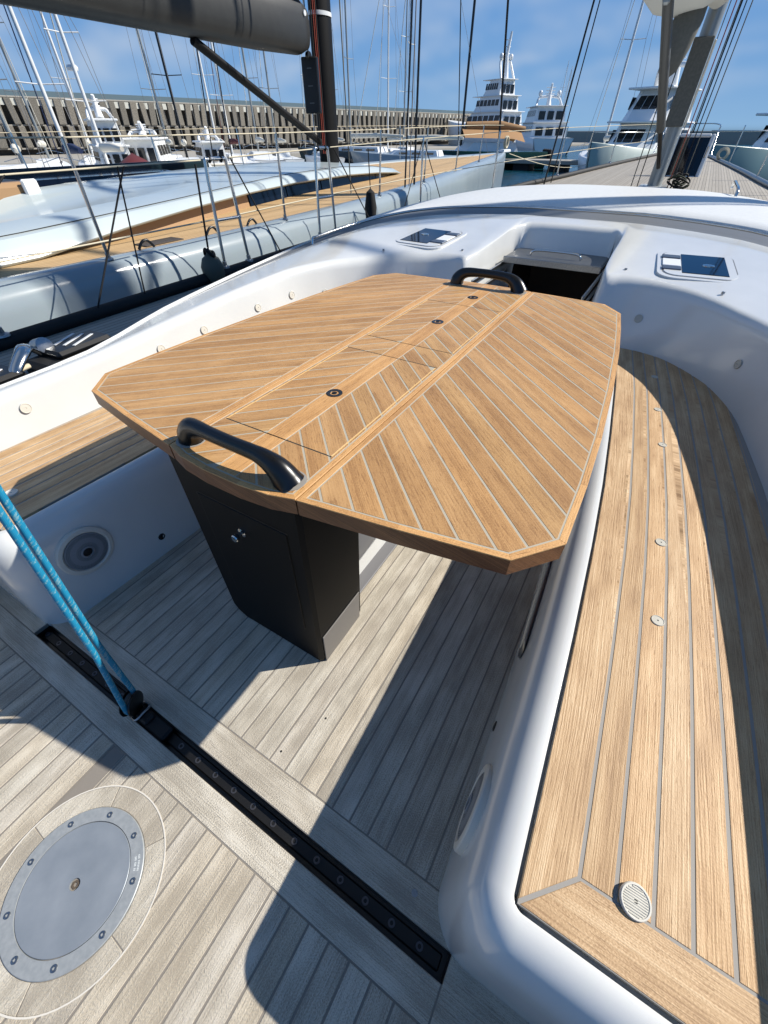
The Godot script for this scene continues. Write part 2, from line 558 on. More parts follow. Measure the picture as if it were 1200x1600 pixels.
# ---------------------------------------------------------------- cockpit sole
func build_sole() -> void:
	var sole := Node3D.new()
	sole.name = "cockpit_sole"
	add_child(sole)
	struct_(sole)
	var st := st_new()
	prism(st, rect(-0.80, -2.64, 0.80, -0.056), -0.06, -0.0012)
	prism(st, rect(-1.9, -0.006, 1.9, 2.2), -0.06, -0.0012)
	prism(st, rect(-1.9, -0.056, -0.782, -0.006), -0.06, -0.0012)
	prism(st, rect(0.776, -0.056, 1.9, -0.006), -0.06, -0.0012)
	prism(st, rect(0.80, -0.10, 1.9, -0.056), -0.06, -0.0012)
	prism(st, rect(-1.9, -0.10, -0.80, -0.056), -0.06, -0.0012)
	put(st, "seam_filler", M.caulk_grey, sole)
	# margin boards either side of the traveller slot
	plank(rect(-0.777, -0.129, 0.772, -0.0572), 0, 0.012, Vector2(1, 0), M.grey[1], sole, "margin_board")
	plank(rect(-1.9, -0.0052, 0.772, 0.0605), 0, 0.012, Vector2(1, 0), M.grey[0], sole, "margin_board")
	plank(rect(0.7756, -0.098, 1.9, 0.0605), 0, 0.012, Vector2(1, 0), M.grey[3], sole, "margin_board")
	plank(rect(-1.9, -0.098, -0.7835, -0.0085), 0, 0.012, Vector2(1, 0), M.grey[2], sole, "margin_board")
	# planks forward of the slot, cut round the foot of the table
	var foot := PackedVector2Array([Vector2(-0.12, -0.69), Vector2(0.085, -0.69), Vector2(0.105, -0.71), Vector2(0.105, -1.95), Vector2(-0.12, -1.95)])
	strips(rect(-0.745, -2.62, 0.745, -0.1325), Vector2(0, 1), PITCH, 0.0050, 0.026, 0, 0.012, "grey", sole, [foot])
	# planks aft of it, cut round the round plate
	var c := Vector2(-0.02, 0.29)
	strips(rect(-1.9, 0.0642, 1.9, 1.5), Vector2(0, 1), PITCH, 0.0050, 0.0005, 0, 0.012, "grey", sole, [circle(c, 0.1935)])
	# inlaid ring of wide boards round the plate
	for k in 6:
		var a0 := -1.0 + TAU * k / 6.0
		var seg := PackedVector2Array()
		for q in 13:
			var a := lerpf(a0 + 0.006, a0 + TAU / 6.0 - 0.006, q / 12.0)
			seg.append(c + Vector2(cos(a), sin(a)) * 0.1925)
		for q in 13:
			var a := lerpf(a0 + TAU / 6.0 - 0.006, a0 + 0.006, q / 12.0)
			seg.append(c + Vector2(cos(a), sin(a)) * 0.1485)
		plank(seg, 0, 0.012, Vector2(0, 1), M.grey[k % 2], sole, "ring_board")
	# pale sanding line round the ring: a bead of light sealant
	st = st_new()
	lathe(st, [Vector2(0.1925, 0.0), Vector2(0.1925, 0.0012), Vector2(0.1955, 0.0012), Vector2(0.1955, 0.0)], 64, Transform3D(Basis.IDENTITY, Vector3(c.x, 0, c.y)))
	put(st, "sealant_bead", mat(Color(0.80, 0.78, 0.74), 0.8), sole)
	# small screws and a deck plug in the forward margin board
	for p in [Vector2(0.663, -0.099), Vector2(0.26, -0.30), Vector2(0.205, -0.165)]:
		st = st_new()
		lathe(st, [Vector2(0.0075, 0.0), Vector2(0.007, 0.0012), Vector2(0.003, 0.0012), Vector2(0.0026, 0.0004), Vector2(0, 0.0004)], 16, Transform3D(Basis.IDENTITY.scaled(Vector3.ONE * (1.0 if p.x > 0.6 else 0.42)), Vector3(p.x, 0, p.y)))
		put(st, "screw", M.steel if p.x > 0.6 else M.dark, sole)

	# round plate
	var pl := thing("deck_plate", "round grey aluminium deck plate with nine screws set in the grey teak sole", "deck plate", Vector3(c.x, 0, c.y))
	st = st_new()
	lathe(st, [Vector2(0.1475, -0.004), Vector2(0.1475, 0.002), Vector2(0.1460, 0.0032), Vector2(0.1185, 0.0032), Vector2(0.1178, 0.002), Vector2(0.1178, -0.004)], 72)
	put(st, "rim", M.alu, pl)
	st = st_new()
	lathe(st, [Vector2(0.1168, -0.004), Vector2(0.1168, 0.0022), Vector2(0.1158, 0.0032), Vector2(0.0115, 0.0032), Vector2(0.0108, -0.006), Vector2(0, -0.006)], 72)
	put(st, "lid", M.alu2, pl)
	st = st_new()
	lathe(st, [Vector2(0.0085, -0.006), Vector2(0.0085, 0.0005), Vector2(0.0045, 0.0005), Vector2(0.0042, -0.003), Vector2(0, -0.003)], 6, Transform3D.IDENTITY, false)
	put(st, "key_socket", mat(Color(0.48, 0.42, 0.35), 0.5, 0.6), pl)
	st = st_new()
	lathe(st, [Vector2(0.0068, 0.003), Vector2(0.0064, 0.0044), Vector2(0.0052, 0.005), Vector2(0.0030, 0.005), Vector2(0.0027, 0.0028), Vector2(0, 0.0028)], 16)
	var sm := bake(st)
	for k in 9:
		var a := -1.28 + TAU * k / 9.0
		inst(sm, "screw", M.steel, pl, Transform3D(Basis.IDENTITY, Vector3(cos(a) * 0.132, 0, sin(a) * 0.132)))
	# two worn lines of engraving on the rim
	st = st_new()
	st.set_smooth_group(-1)
	for row in 2:
		for k in (11 if row == 0 else 10):
			if k == 3 or (row == 1 and k == 7):
				continue
			var a := -0.93 + k * 0.021 + row * 0.012
			var rr := 0.1365 - row * 0.0075
			var p := Vector3(cos(a) * rr, 0.0034, sin(a) * rr)
			var b := Basis(Vector3.UP, -a + PI / 2)
			box(st, Vector3.ZERO, Vector3(0.0016, 0.0004, 0.0042), 0.0, Transform3D(b, p))
	put(st, "engraving", mat(Color(0.78, 0.80, 0.80), 0.6), pl)

	# traveller: black recessed channel, track with bolts
	var tr := thing("mainsheet_track", "long black mainsheet track with bolts recessed across the sole", "sheet track", Vector3(0, -0.03, -0.031))
	st = st_new()
	box(st, Vector3(-0.003, -0.014, 0), Vector3(1.556, 0.008, 0.0495))
	for s in [-1, 1]:
		box(st, Vector3(-0.003, 0.0025, s * 0.0238), Vector3(1.556, 0.0250, 0.0020))
	box(st, Vector3(-0.7805, 0.0025, 0), Vector3(0.001, 0.025, 0.045))
	box(st, Vector3(0.7745, 0.0025, 0), Vector3(0.001, 0.025, 0.045))
	put(st, "channel", M.black, tr)
	st = st_new()
	box(st, Vector3(-0.003, -0.0045, 0), Vector3(1.53, 0.011, 0.030), 0.003)
	put(st, "rail", mat(Color(0.018, 0.018, 0.02), 0.55), tr)
	st = st_new()
	lathe(st, [Vector2(0.0085, 0.001), Vector2(0.0078, 0.0022), Vector2(0.0045, 0.0022), Vector2(0.004, 0.0005), Vector2(0, 0.0005)], 18)
	sm = bake(st)
	for k in 22:
		var x := 0.712 - k * 0.0705
		if x > -0.18 or x < -0.34:
			inst(sm, "bolt", mat(Color(0.33, 0.33, 0.35), 0.35, 0.7), tr, Transform3D(Basis.IDENTITY, Vector3(x, 0, 0)))

	# car, block and sheet
	var car := thing("mainsheet_block", "black mainsheet block and car on the track, holding a blue rope", "block", Vector3(-0.235, -0.012, -0.031))
	st = st_new()
	box(st, Vector3(0.055, 0.0, 0), Vector3(0.14, 0.020, 0.044), 0.006)
	box(st, Vector3(0.03, 0.014, 0), Vector3(0.05, 0.02, 0.036), 0.006)
	put(st, "car", M.rubber, car)
	var tilt := Basis(Vector3.UP, -1.05)
	var bx := Transform3D(tilt, Vector3(-0.01, 0.055, 0.0))
	for s in [-1, 1]:
		st = st_new()
		lathe(st, [Vector2(0.0, 0.0035), Vector2(0.018, 0.0035), Vector2(0.034, 0.001), Vector2(0.036, -0.003), Vector2(0.0, -0.003)], 28, bx * Transform3D(Basis(Vector3.RIGHT, s * PI / 2), Vector3(0, 0, s * 0.014)))
		box(st, Vector3(0.004, -0.033, s * 0.012), Vector3(0.026, 0.04, 0.004), 0.001, bx)
		put(st, "cheek", M.black if s < 0 else M.carbon, car)
	st = st_new()
	lathe(st, [Vector2(0, 0.0095), Vector2(0.027, 0.0095), Vector2(0.030, 0.0075), Vector2(0.022, 0), Vector2(0.030, -0.0075), Vector2(0.027, -0.0095), Vector2(0, -0.0095)], 28, bx * Transform3D(Basis(Vector3.RIGHT, PI / 2), Vector3.ZERO))
	put(st, "sheave", mat(Color(0.42, 0.41, 0.39), 0.4), car)
	st = st_new()
	tube(st, smooth_path([Vector3(-0.02, 0.012, 0.021), Vector3(0.02, 0.024, 0.024), Vector3(0.028, 0.032, 0), Vector3(0.02, 0.024, -0.024), Vector3(-0.02, 0.012, -0.021)]), 0.004, 8)
	put(st, "shackle", M.steel, car)

	var A := Vector3(-0.285, 0.045, -0.031)
	st = st_new()
	var up := Vector3(-0.40, 2.56, -0.34)
	var dirv := (up - A).normalized()
	var sd := (Vector3(0.45, 0, 0.89) - dirv * Vector3(0.45, 0, 0.89).dot(dirv)).normalized()
	var hub := Vector3(-0.245, 0.043, -0.031)
	var path := PackedVector3Array()
	path.append(up - sd * 0.0095)
	path.append(hub - sd * 0.0105 + dirv * 0.26)
	path.append(hub - sd * 0.024 + dirv * 0.03)
	for k in 9:
		var a := PI * k / 8.0
		path.append(hub - sd * cos(a) * 0.024 - dirv * sin(a) * 0.024)
	path.append(hub + sd * 0.024 + dirv * 0.03)
	path.append(hub + sd * 0.0105 + dirv * 0.26)
	path.append(up + sd * 0.0095)
	tube(st, path, 0.0074, 10, true, false, 1.0, 0.09)
	var sh := put(st, "mainsheet_rope", M.sheet)
	tag(sh, "blue rope with white flecks running up from the black mainsheet block", "rope")

# ---------------------------------------------------------------- benches
const EDGE := [[0.2, 0.80], [-0.14, 0.80], [-0.35, 0.793], [-0.65, 0.783], [-1.0, 0.766], [-1.3, 0.746], [-1.65, 0.715], [-2.14, 0.665], [-2.62, 0.60], [-3.0, 0.55]]
const BACK := [[1.4, 1.255], [-0.35, 1.255], [-1.0, 1.245], [-1.3, 1.232], [-1.57, 1.206], [-1.80, 1.18], [-2.02, 1.146], [-2.20, 1.095], [-2.356, 1.027], [-2.48, 0.93], [-2.58, 0.817], [-2.61, 0.70], [-2.615, 0.36]]

func seat_region(z_aft: float) -> PackedVector2Array:
	var p := PackedVector2Array()
	var z := z_aft
	p.append(Vector2(1.275, z_aft))
	for b in BACK:
		if b[0] < z_aft - 0.01 and b[0] > -2.6:
			p.append(Vector2(b[1] + 0.02, b[0] - 0.012))
	p.append(Vector2(0.70, -2.63))
	p.append(Vector2(0.595, -2.63))
	var e := -2.62
	while e < z_aft - 0.02:
		p.append(Vector2(lut(EDGE, e), e))
		e += 0.12
	p.append(Vector2(lut(EDGE, z_aft), z_aft))
	return p

func build_bench(s: float, label: String) -> Node3D:
	var b := thing("bench_seat", label, "bench")
	# moulded front and aft end
	var path := []   # [point, outward normal]
	var z := -2.64
	while z < -0.165:
		var n := Vector2(-1, (lut(EDGE, z + 0.05) - lut(EDGE, z - 0.05)) / 0.1).normalized()
		n = n.lerp(Vector2(-1, 0), smoothstep(-0.6, -0.2, z)).normalized()
		path.append([Vector2(lut(EDGE, z), z), n])
		z += 0.11 if z < -0.45 else 0.035
	var cc := Vector2(0.80 + 0.012, -0.14 - 0.012)
	for k in 17:
		var a := PI + PI / 2 * k / 16.0
		var d := Vector2(cos(a), -sin(a))
		path.append([cc + d * 0.012, d])
	for k in [0.01, 0.03, 0.06, 0.1, 0.16, 0.25, 0.4, 0.65]:
		path.append([Vector2(0.812 + k, -0.14), Vector2(0, 1)])
	var prof := [[0.092, -0.02], [0.090, 0.15], [0.084, 0.26], [0.079, 0.305], [0.072, 0.336], [0.060, 0.360], [0.045, 0.376], [0.028, 0.3845], [0.010, 0.387], [0.007, 0.3855], [0.006, 0.372], [-0.03, 0.371]]
	var rows := []
	for pt in path:
		var row := PackedVector3Array()
		for q in prof:
			var p: Vector2 = pt[0] + pt[1] * q[0]
			row.append(Vector3(p.x * s, q[1], p.y))
		rows.append(row)
	var st := st_new()
	grid(st, rows, s > 0)
	put(st, "moulding", M.gel, b)
	# teak panel
	st = st_new()
	prism(st, mirror(seat_region(-0.1405), s), 0.36, 0.3890)
	var panel := put(st, "seam_filler", M.caulk, b)
	var offs := [0.0, 0.080, 0.134, 0.188, 0.242, 0.296, 0.350, 0.404, 0.458, 0.512, 0.566]
	var g := 0.0032
	var region := seat_region(-0.2225)
	for k in offs.size() - 1:
		var left := PackedVector2Array(); var right := PackedVector2Array()
		var zz := -2.9
		while zz < 0.0:
			left.append(Vector2(lut(EDGE, zz) + offs[k] + (g if k > 0 else -0.02), zz))
			right.append(Vector2(lut(EDGE, zz) + offs[k + 1] - g, zz))
			zz += 0.1
		right.reverse()
		var strip := left.duplicate()
		strip.append_array(right)
		var reg := region
		if k == 0:   # outer board, mitred at the aft corner
			reg = seat_region(-0.1415)
			reg = Geometry2D.clip_polygons(reg, PackedVector2Array([Vector2(0.7965, -0.1435), Vector2(0.90, -0.247), Vector2(1.4, -0.2), Vector2(1.4, 0.1), Vector2(0.70, 0.1), Vector2(0.78, -0.127)]))[0]
		for q in Geometry2D.intersect_polygons(reg, strip):
			if Geometry2D.is_polygon_clockwise(q) and q.size() < 3:
				continue
			# lengthwise boards are butted at a scarf somewhere along their run
			warp = s
			plank(mirror(q, s), 0.390, 0.008, Vector2(0, 1), pick("seat"), panel)
			warp = 0.0
	plank(mirror(PackedVector2Array([Vector2(0.8035, -0.1415), Vector2(0.8800, -0.2180), Vector2(1.26, -0.2180), Vector2(1.275, -0.1415)]), s), 0.390, 0.008, Vector2(1, 0), M.seat[0], panel, "end_board")
	return b

func cap(parent: Node, at: Vector3, dir: Vector3, r: float, called := "snap_cap", m: Material = null) -> void:
	var st := st_new()
	lathe(st, [Vector2(r, -0.002), Vector2(r, r * 0.08), Vector2(r * 0.95, r * 0.15), Vector2(r * 0.86, r * 0.15), Vector2(r * 0.84, r * 0.09), Vector2(r * 0.14, r * 0.11), Vector2(r * 0.12, 0.0), Vector2(0, 0.0)], 28, face_to(dir, at))
	var c := put(st, called, m if m != null else M.plastic, parent)
	if r > 0.022:   # ribbed face of the large cap
		st = st_new()
		var xf := face_to(dir, at)
		for k in 11:
			var u := (k - 5) * 0.0034
			var hl := sqrt(max(0.0, pow(r * 0.80, 2) - u * u))
			box(st, Vector3(u, r * 0.105, 0), Vector3(0.0014, 0.0012, hl * 2.0), 0.0, xf)
		put(st, "ribs", M.plastic, c).set_meta("kind", "stuff")

func speaker(parent: Node, at: Vector3, dir: Vector3) -> void:
	var xf := face_to(dir, at)
	var st := st_new()
	lathe(st, [Vector2(0.088, -0.02), Vector2(0.088, 0.003), Vector2(0.085, 0.006), Vector2(0.074, 0.008), Vector2(0.070, 0.005), Vector2(0.069, 0.002), Vector2(0, 0.002)], 48, xf)
	var sp := put(st, "loudspeaker", M.capw, parent)
	# grille: rings of small holes
	st = st_new()
	lathe(st, [Vector2(0.0685, 0.0025), Vector2(0.0675, 0.0055), Vector2(0.045, 0.009), Vector2(0.022, 0.0105), Vector2(0.019, 0.0105)], 40, xf)
	put(st, "grille", M.spk, sp)
	st = st_new()
	var rr := 0.0240
	while rr < 0.066:
		var n := int(TAU * rr / 0.0046)
		for k in n:
			var a := TAU * k / n
			var h := lerpf(0.0109, 0.0064, clampf((rr - 0.022) / 0.045, 0, 1))
			lathe(st, [Vector2(0.0014, 0), Vector2(0, 0)], 5, xf * Transform3D(Basis.IDENTITY, Vector3(cos(a) * rr, h, sin(a) * rr)), false)
		rr += 0.0042
	var ho := put(st, "grille_holes", M.dark, sp)
	ho.set_meta("kind", "stuff")
	st = st_new()
	lathe(st, [Vector2(0.0205, 0.009), Vector2(0.0205, 0.0125), Vector2(0.016, 0.0135), Vector2(0.0155, 0.009)], 28, xf)
	put(st, "centre_ring", M.spk, sp)
	st = st_new()
	lathe(st, [Vector2(0.0157, 0.009), Vector2(0.010, 0.0115), Vector2(0, 0.0125)], 24, xf)
	put(st, "tweeter", M.dark, sp)

func build_benches() -> void:
	var sb := build_bench(1.0, "teak-topped bench seat with a row of round caps, in coaming shade along its back")
	var pb := build_bench(-1.0, "teak-topped bench seat half shaded by the table, round loudspeaker in its white front")
	for p in [Vector2(0.816, -2.32), Vector2(0.857, -1.97), Vector2(0.896, -1.677), Vector2(0.932, -1.106), Vector2(0.946, -0.811)]:
		cap(sb, Vector3(p.x, 0.390, p.y), Vector3.UP, 0.0155)
	cap(sb, Vector3(0.957, 0.394, -0.236), Vector3(0.10, 1, 0.12), 0.0235, "snap_cap", M.capw)
	for p in [Vector2(-0.955, -0.245), Vector2(-0.946, -0.811), Vector2(-0.932, -1.106)]:
		cap(pb, Vector3(p.x, 0.391, p.y), Vector3.UP, 0.0200 if p.y > -0.3 else 0.0155, "snap_cap", M.capw if p.y > -0.3 else null)
	speaker(pb, Vector3(-0.7045, 0.225, -0.265), Vector3(1, 0.06, 0))
	speaker(sb, Vector3(0.7045, 0.225, -0.265), Vector3(-1, 0.06, 0))
	for s in [-1.0, 1.0]:
		var st := st_new()
		lathe(st, [Vector2(0.014, -0.004), Vector2(0.014, 0.003), Vector2(0.0105, 0.005), Vector2(0.0095, 0.001), Vector2(0, 0.001)], 20, face_to(Vector3(-s, 0, 0), Vector3(s * 0.698, 0.085, -0.50)))
		put(st, "drain", M.dark, pb if s < 0 else sb)
	# long oval light let into the starboard front
	var st2 := st_new()
	var xf := Transform3D(Basis(Vector3(0, 1, 0), Vector3(1, 0, 0), Vector3(0, 0, 1)) , Vector3(0.662, 0.235, -0.93))
	var ov := PackedVector2Array()
	for k in 40:
		var a := TAU * k / 40
		ov.append(Vector2(0.055 * sin(a), clampf(0.29 * cos(a), -0.21, 0.21) + 0.055 * cos(a)))
	var rows := []
	for q in [[1.0, 0.0], [0.97, -0.006], [0.90, -0.007], [0.86, 0.004]]:
		var row := PackedVector3Array()
		for k in 41:
			var p: Vector2 = ov[k % 40] * q[0]
			var z: float = -0.93 + p.y
			row.append(Vector3(lut(EDGE, z) - 0.0905 + q[1], 0.20 + p.x, z))
		rows.append(row)
	grid(st2, rows)
	put(st2, "light_rim", M.steel, sb)
	st2 = st_new()
	var row0 := PackedVector3Array(); var row1 := PackedVector3Array()
	for k in 41:
		var p: Vector2 = ov[k % 40] * 0.87
		row0.append(Vector3(lut(EDGE, -0.93 + p.y) - 0.0935, 0.20 + p.x, -0.93 + p.y))
		row1.append(Vector3(lut(EDGE, -0.93 + p.y * 0.9) - 0.0935, 0.20, -0.93 + p.y * 0.9))
	grid(st2, [row0, row1])
	put(st2, "light_lens", mat(Color(0.70, 0.72, 0.70), 0.3), sb)

# ---------------------------------------------------------------- table
const T := 0.744

func table_panel(parent: Node, called: String, outline: PackedVector2Array) -> MeshInstance3D:
	var st := st_new()
	prism(st, inset(outline, 0.0006), T - 0.041, T - 0.0026, 0.0, Vector2(0.97, 0.24).normalized(), Vector2(0.3, 0.1), Vector2(0.8, 0.32), Transform3D.IDENTITY, true)
	var slab := put(st, called, M.edge[0], parent)
	st = st_new()
	prism(st, inset(outline, 0.013), T - 0.004, T - 0.0005)
	put(st, "seam_filler", M.caulk_pale, slab)
	var inn := inset(outline, 0.0135)
	var n := outline.size()
	for i in n:
		var j := (i + 1) % n
		plank(PackedVector2Array([outline[i], outline[j], inn[j], inn[i]]), T, 0.0027, (outline[j] - outline[i]).normalized(), M.strip[0], slab, "edge_board", 0.0004)
	return slab

func handle(parent: Node, z: float, bow: float) -> void:
	var pts := [Vector3(-0.172, -0.002, 0), Vector3(-0.167, 0.020, 0), Vector3(-0.150, 0.040, 0), Vector3(-0.122, 0.050, 0), Vector3(-0.075, 0.0530, 0), Vector3(0, 0.0535, 0), Vector3(0.055, 0.051, 0), Vector3(0.086, 0.043, 0), Vector3(0.112, 0.026, 0), Vector3(0.130, -0.002, 0)]
	var rad := [0.028, 0.0260, 0.0215, 0.0175, 0.0155, 0.0150, 0.0160, 0.0200, 0.0260, 0.033]
	var path := smooth_path(pts, 4)
	var r := []
	for i in path.size():
		var f := float(i) / (path.size() - 1) * (rad.size() - 1)
		var k := mini(int(f), rad.size() - 2)
		r.append(lerpf(rad[k], rad[k + 1], f - k))
	var st := st_new()
	var moved := PackedVector3Array()
	for p in path:
		moved.append(Vector3(p.x + 0.012, T + p.y, z + bow * (1.0 - pow(p.x / 0.17, 2.0)) * 0.014))
	tube(st, moved, r, 16, true, false, 1.15)
	var h := put(st, "handle", M.handle, parent)
	for k in 2:
		st = st_new()
		var x := -0.16 if k == 0 else 0.140
		lathe(st, [Vector2(0.0345, 0.0), Vector2(0.0345, 0.0012), Vector2(0.0, 0.0012)], 32, Transform3D(Basis(Vector3(1.0, 0, 0), Vector3.UP, Vector3(0, 0, 1.0)), Vector3(x, T, z)))
		put(st, "gasket", M.caulk, h)

func build_table() -> void:
	var t := thing("cockpit_table", "large teak folding cockpit table with chevron planks and two black handles", "table")
	var leaf := PackedVector2Array([Vector2(0.1895, -0.4205), Vector2(0.40, -0.452), Vector2(0.600, -0.487), Vector2(0.672, -0.573), Vector2(0.673, -0.76), Vector2(0.668, -0.96), Vector2(0.653, -1.24), Vector2(0.629, -1.533), Vector2(0.605, -1.75), Vector2(0.578, -1.95), Vector2(0.503, -2.045), Vector2(0.34, -2.060), Vector2(0.1895, -2.068)])
	for s in [1.0, -1.0]:
		var o := mirror(leaf, s)
		var slab := table_panel(t, "leaf", o)
		strips(inset(o, 0.0165), Vector2(s, 1).normalized(), 0.0552, 0.0042, 0.017, T, 0.0034, "teak", slab)
	var mid := PackedVector2Array([Vector2(-0.1865, -0.421), Vector2(-0.13, -0.405), Vector2(-0.05, -0.397), Vector2(0.05, -0.397), Vector2(0.13, -0.405), Vector2(0.1865, -0.421), Vector2(0.1865, -2.068), Vector2(0.12, -2.082), Vector2(-0.12, -2.082), Vector2(-0.1865, -2.068)])
	var slab2 := table_panel(t, "centre_panel", mid)
	var inner := inset(mid, 0.0165)
	var cuts := []
	for z in [-0.574, -1.115, -1.239, -1.725]:
		cuts.append(rect(-0.164, z - 0.0014, 0.164, z + 0.0014))
	for s in [-1.0, 1.0]:
		for zz in [[-0.574, -1.115], [-1.239, -1.725]]:
			cuts.append(rect(s * 0.1625 - 0.0012, zz[1], s * 0.1625 + 0.0012, zz[0]))
	for s in [1.0, -1.0]:
		var half := Geometry2D.intersect_polygons(inner, rect(min(s * 0.0315, s * 0.3), -3, max(s * 0.0315, s * 0.3), 0))[0]
		strips(half, Vector2(s, 1).normalized(), 0.0528, 0.0042, 0.012, T, 0.0034, "teak", slab2, cuts)
	for q in [[-0.4150, -0.5726], [-0.5754, -1.1136], [-1.1164, -1.2376], [-1.2404, -1.7236], [-1.7264, -2.0640]]:
		plank(rect(-0.0285, q[1], 0.0285, q[0]), T, 0.0034, Vector2(0, 1), M.strip[0], slab2, "centre_strip", 0.0005)
	for z in [-0.574, -1.115, -1.239, -1.725]:
		var st := st_new()
		prism(st, rect(-0.164, z - 0.0014, 0.164, z + 0.0014), T - 0.0012, T - 0.0005)
		put(st, "lid_gap", M.dark, slab2)
	for s in [-1.0, 1.0]:
		for zz in [[-0.5755, -1.1135], [-1.2405, -1.7235]]:
			var st := st_new()
			prism(st, rect(s * 0.1625 - 0.0012, zz[1], s * 0.1625 + 0.0012, zz[0]), T - 0.0015, T - 0.0001)
			put(st, "inlay", mat(Color(0.86, 0.70, 0.43), 0.5), slab2)
	for z in [-0.822, -1.49, -1.85]:
		var st := st_new()
		lathe(st, [Vector2(0.0225, 0.0), Vector2(0.0222, 0.0016), Vector2(0.0125, 0.0012), Vector2(0.0110, -0.001), Vector2(0.006, -0.001), Vector2(0.0045, 0.0008), Vector2(0, 0.0012)], 32, Transform3D(Basis.IDENTITY, Vector3(-0.007, T, z)))
		var f := put(st, "flush_fitting", mat(Color(0.20, 0.21, 0.22), 0.3, 0.5), slab2)
		st = st_new()
		lathe(st, [Vector2(0.0075, 0.0008), Vector2(0.0070, 0.0016), Vector2(0, 0.0016)], 20, Transform3D(Basis.IDENTITY, Vector3(-0.007, T, z)))
		put(st, "plug", M.dark, f)
	handle(t, -0.462, 1.0)
	handle(t, -2.025, -1.0)
	# small wooden stop under the leaf
	var st3 := st_new()
	box(st3, Vector3(0.222, T - 0.050, -0.485), Vector3(0.02, 0.022, 0.03), 0.006)
	put(st3, "stop_block", M.edge[0], t)
	# carbon pedestal
	var xf := Transform3D(Basis(Vector3(1, 0, 0), Vector3(0, 0, 1), Vector3(0, 1, 0)), Vector3.ZERO)
	st3 = st_new()
	prism(st3, PackedVector2Array([Vector2(-0.19, 0.0), Vector2(0.147, 0.0), Vector2(0.152, 0.02), Vector2(0.175, 0.702), Vector2(-0.243, 0.702), Vector2(-0.243, 0.055), Vector2(-0.225, 0.022)]), -0.655, -0.432, 0.010, Vector2(0, 1), Vector2.ZERO, Vector2(1, 1), xf)
	var ped := put(st3, "pedestal", M.carbon, t)
	st3 = st_new()
	prism(st3, PackedVector2Array([Vector2(-0.170, 0.185), Vector2(0.110, 0.185), Vector2(0.125, 0.60), Vector2(-0.170, 0.60)]), -0.434, -0.4292, 0.0015, Vector2(0, 1), Vector2.ZERO, Vector2(1, 1), xf)
	var door := put(st3, "door", M.carbon, ped)
	# dark reveal round the door
	for q in [[Vector3(-0.1725, 0.392, 0), Vector3(0.004, 0.42, 0.001)], [Vector3(-0.03, 0.1825, 0), Vector3(0.285, 0.004, 0.001)], [Vector3(-0.02, 0.6025, 0), Vector3(0.30, 0.004, 0.001)]]:
		st3 = st_new()
		box(st3, q[0] + Vector3(0, 0, -0.4318), q[1])
		put(st3, "door_gap", M.dark, ped)
	st3 = st_new()
	lathe(st3, [Vector2(0.0135, 0), Vector2(0.0135, 0.003), Vector2(0.0065, 0.006), Vector2(0.0060, 0.014), Vector2(0.010, 0.017), Vector2(0.0108, 0.026), Vector2(0.009, 0.029), Vector2(0, 0.0295)], 24, face_to(Vector3(0, 0, 1), Vector3(-0.036, 0.525, -0.4292)))
	put(st3, "knob", M.chrome, ped)
	# pale metal kick plate along the foot of its side
	st3 = st_new()
	box(st3, Vector3(0.0025, 0.075, -0.545), Vector3(0.004, 0.15, 0.198), 0.001, Transform3D(Basis(Vector3(0, 0, 1), -0.0337), Vector3(0.1515, 0.0, 0)))
	put(st3, "kick_plate", mat(Color(0.43, 0.42, 0.41), 0.5, 0.2), ped)
	# white moulded foot and flange behind the pedestal
	st3 = st_new()
	box(st3, Vector3(-0.02, 0.33, -1.29), Vector3(0.15, 0.74, 1.24), 0.02)
	put(st3, "foot", M.gel, t)
	st3 = st_new()
	box(st3, Vector3(-0.0075, -0.002, -1.32), Vector3(0.222, 0.010, 1.255), 0.003)
	put(st3, "foot_flange", mat(Color(0.42, 0.42, 0.43), 0.6), t)

# ---------------------------------------------------------------- coamings, coachroof, decks
const HB := [[3.0, 2.60], [0.0, 2.70], [-3.0, 2.76], [-5.0, 2.74], [-7.0, 2.60], [-8.8, 2.28], [-10.5, 2.05], [-12.0, 1.85], [-14.5, 1.60], [-17.0, 1.32], [-20.0, 0.95], [-23.0, 0.48], [-25.2, 0.05]]
const YD := [[3.0, 0.26], [0.0, 0.27], [-3.0, 0.30], [-7.0, 0.41], [-10.0, 0.50], [-14.0, 0.56], [-20.0, 0.64], [-25.2, 0.74]]

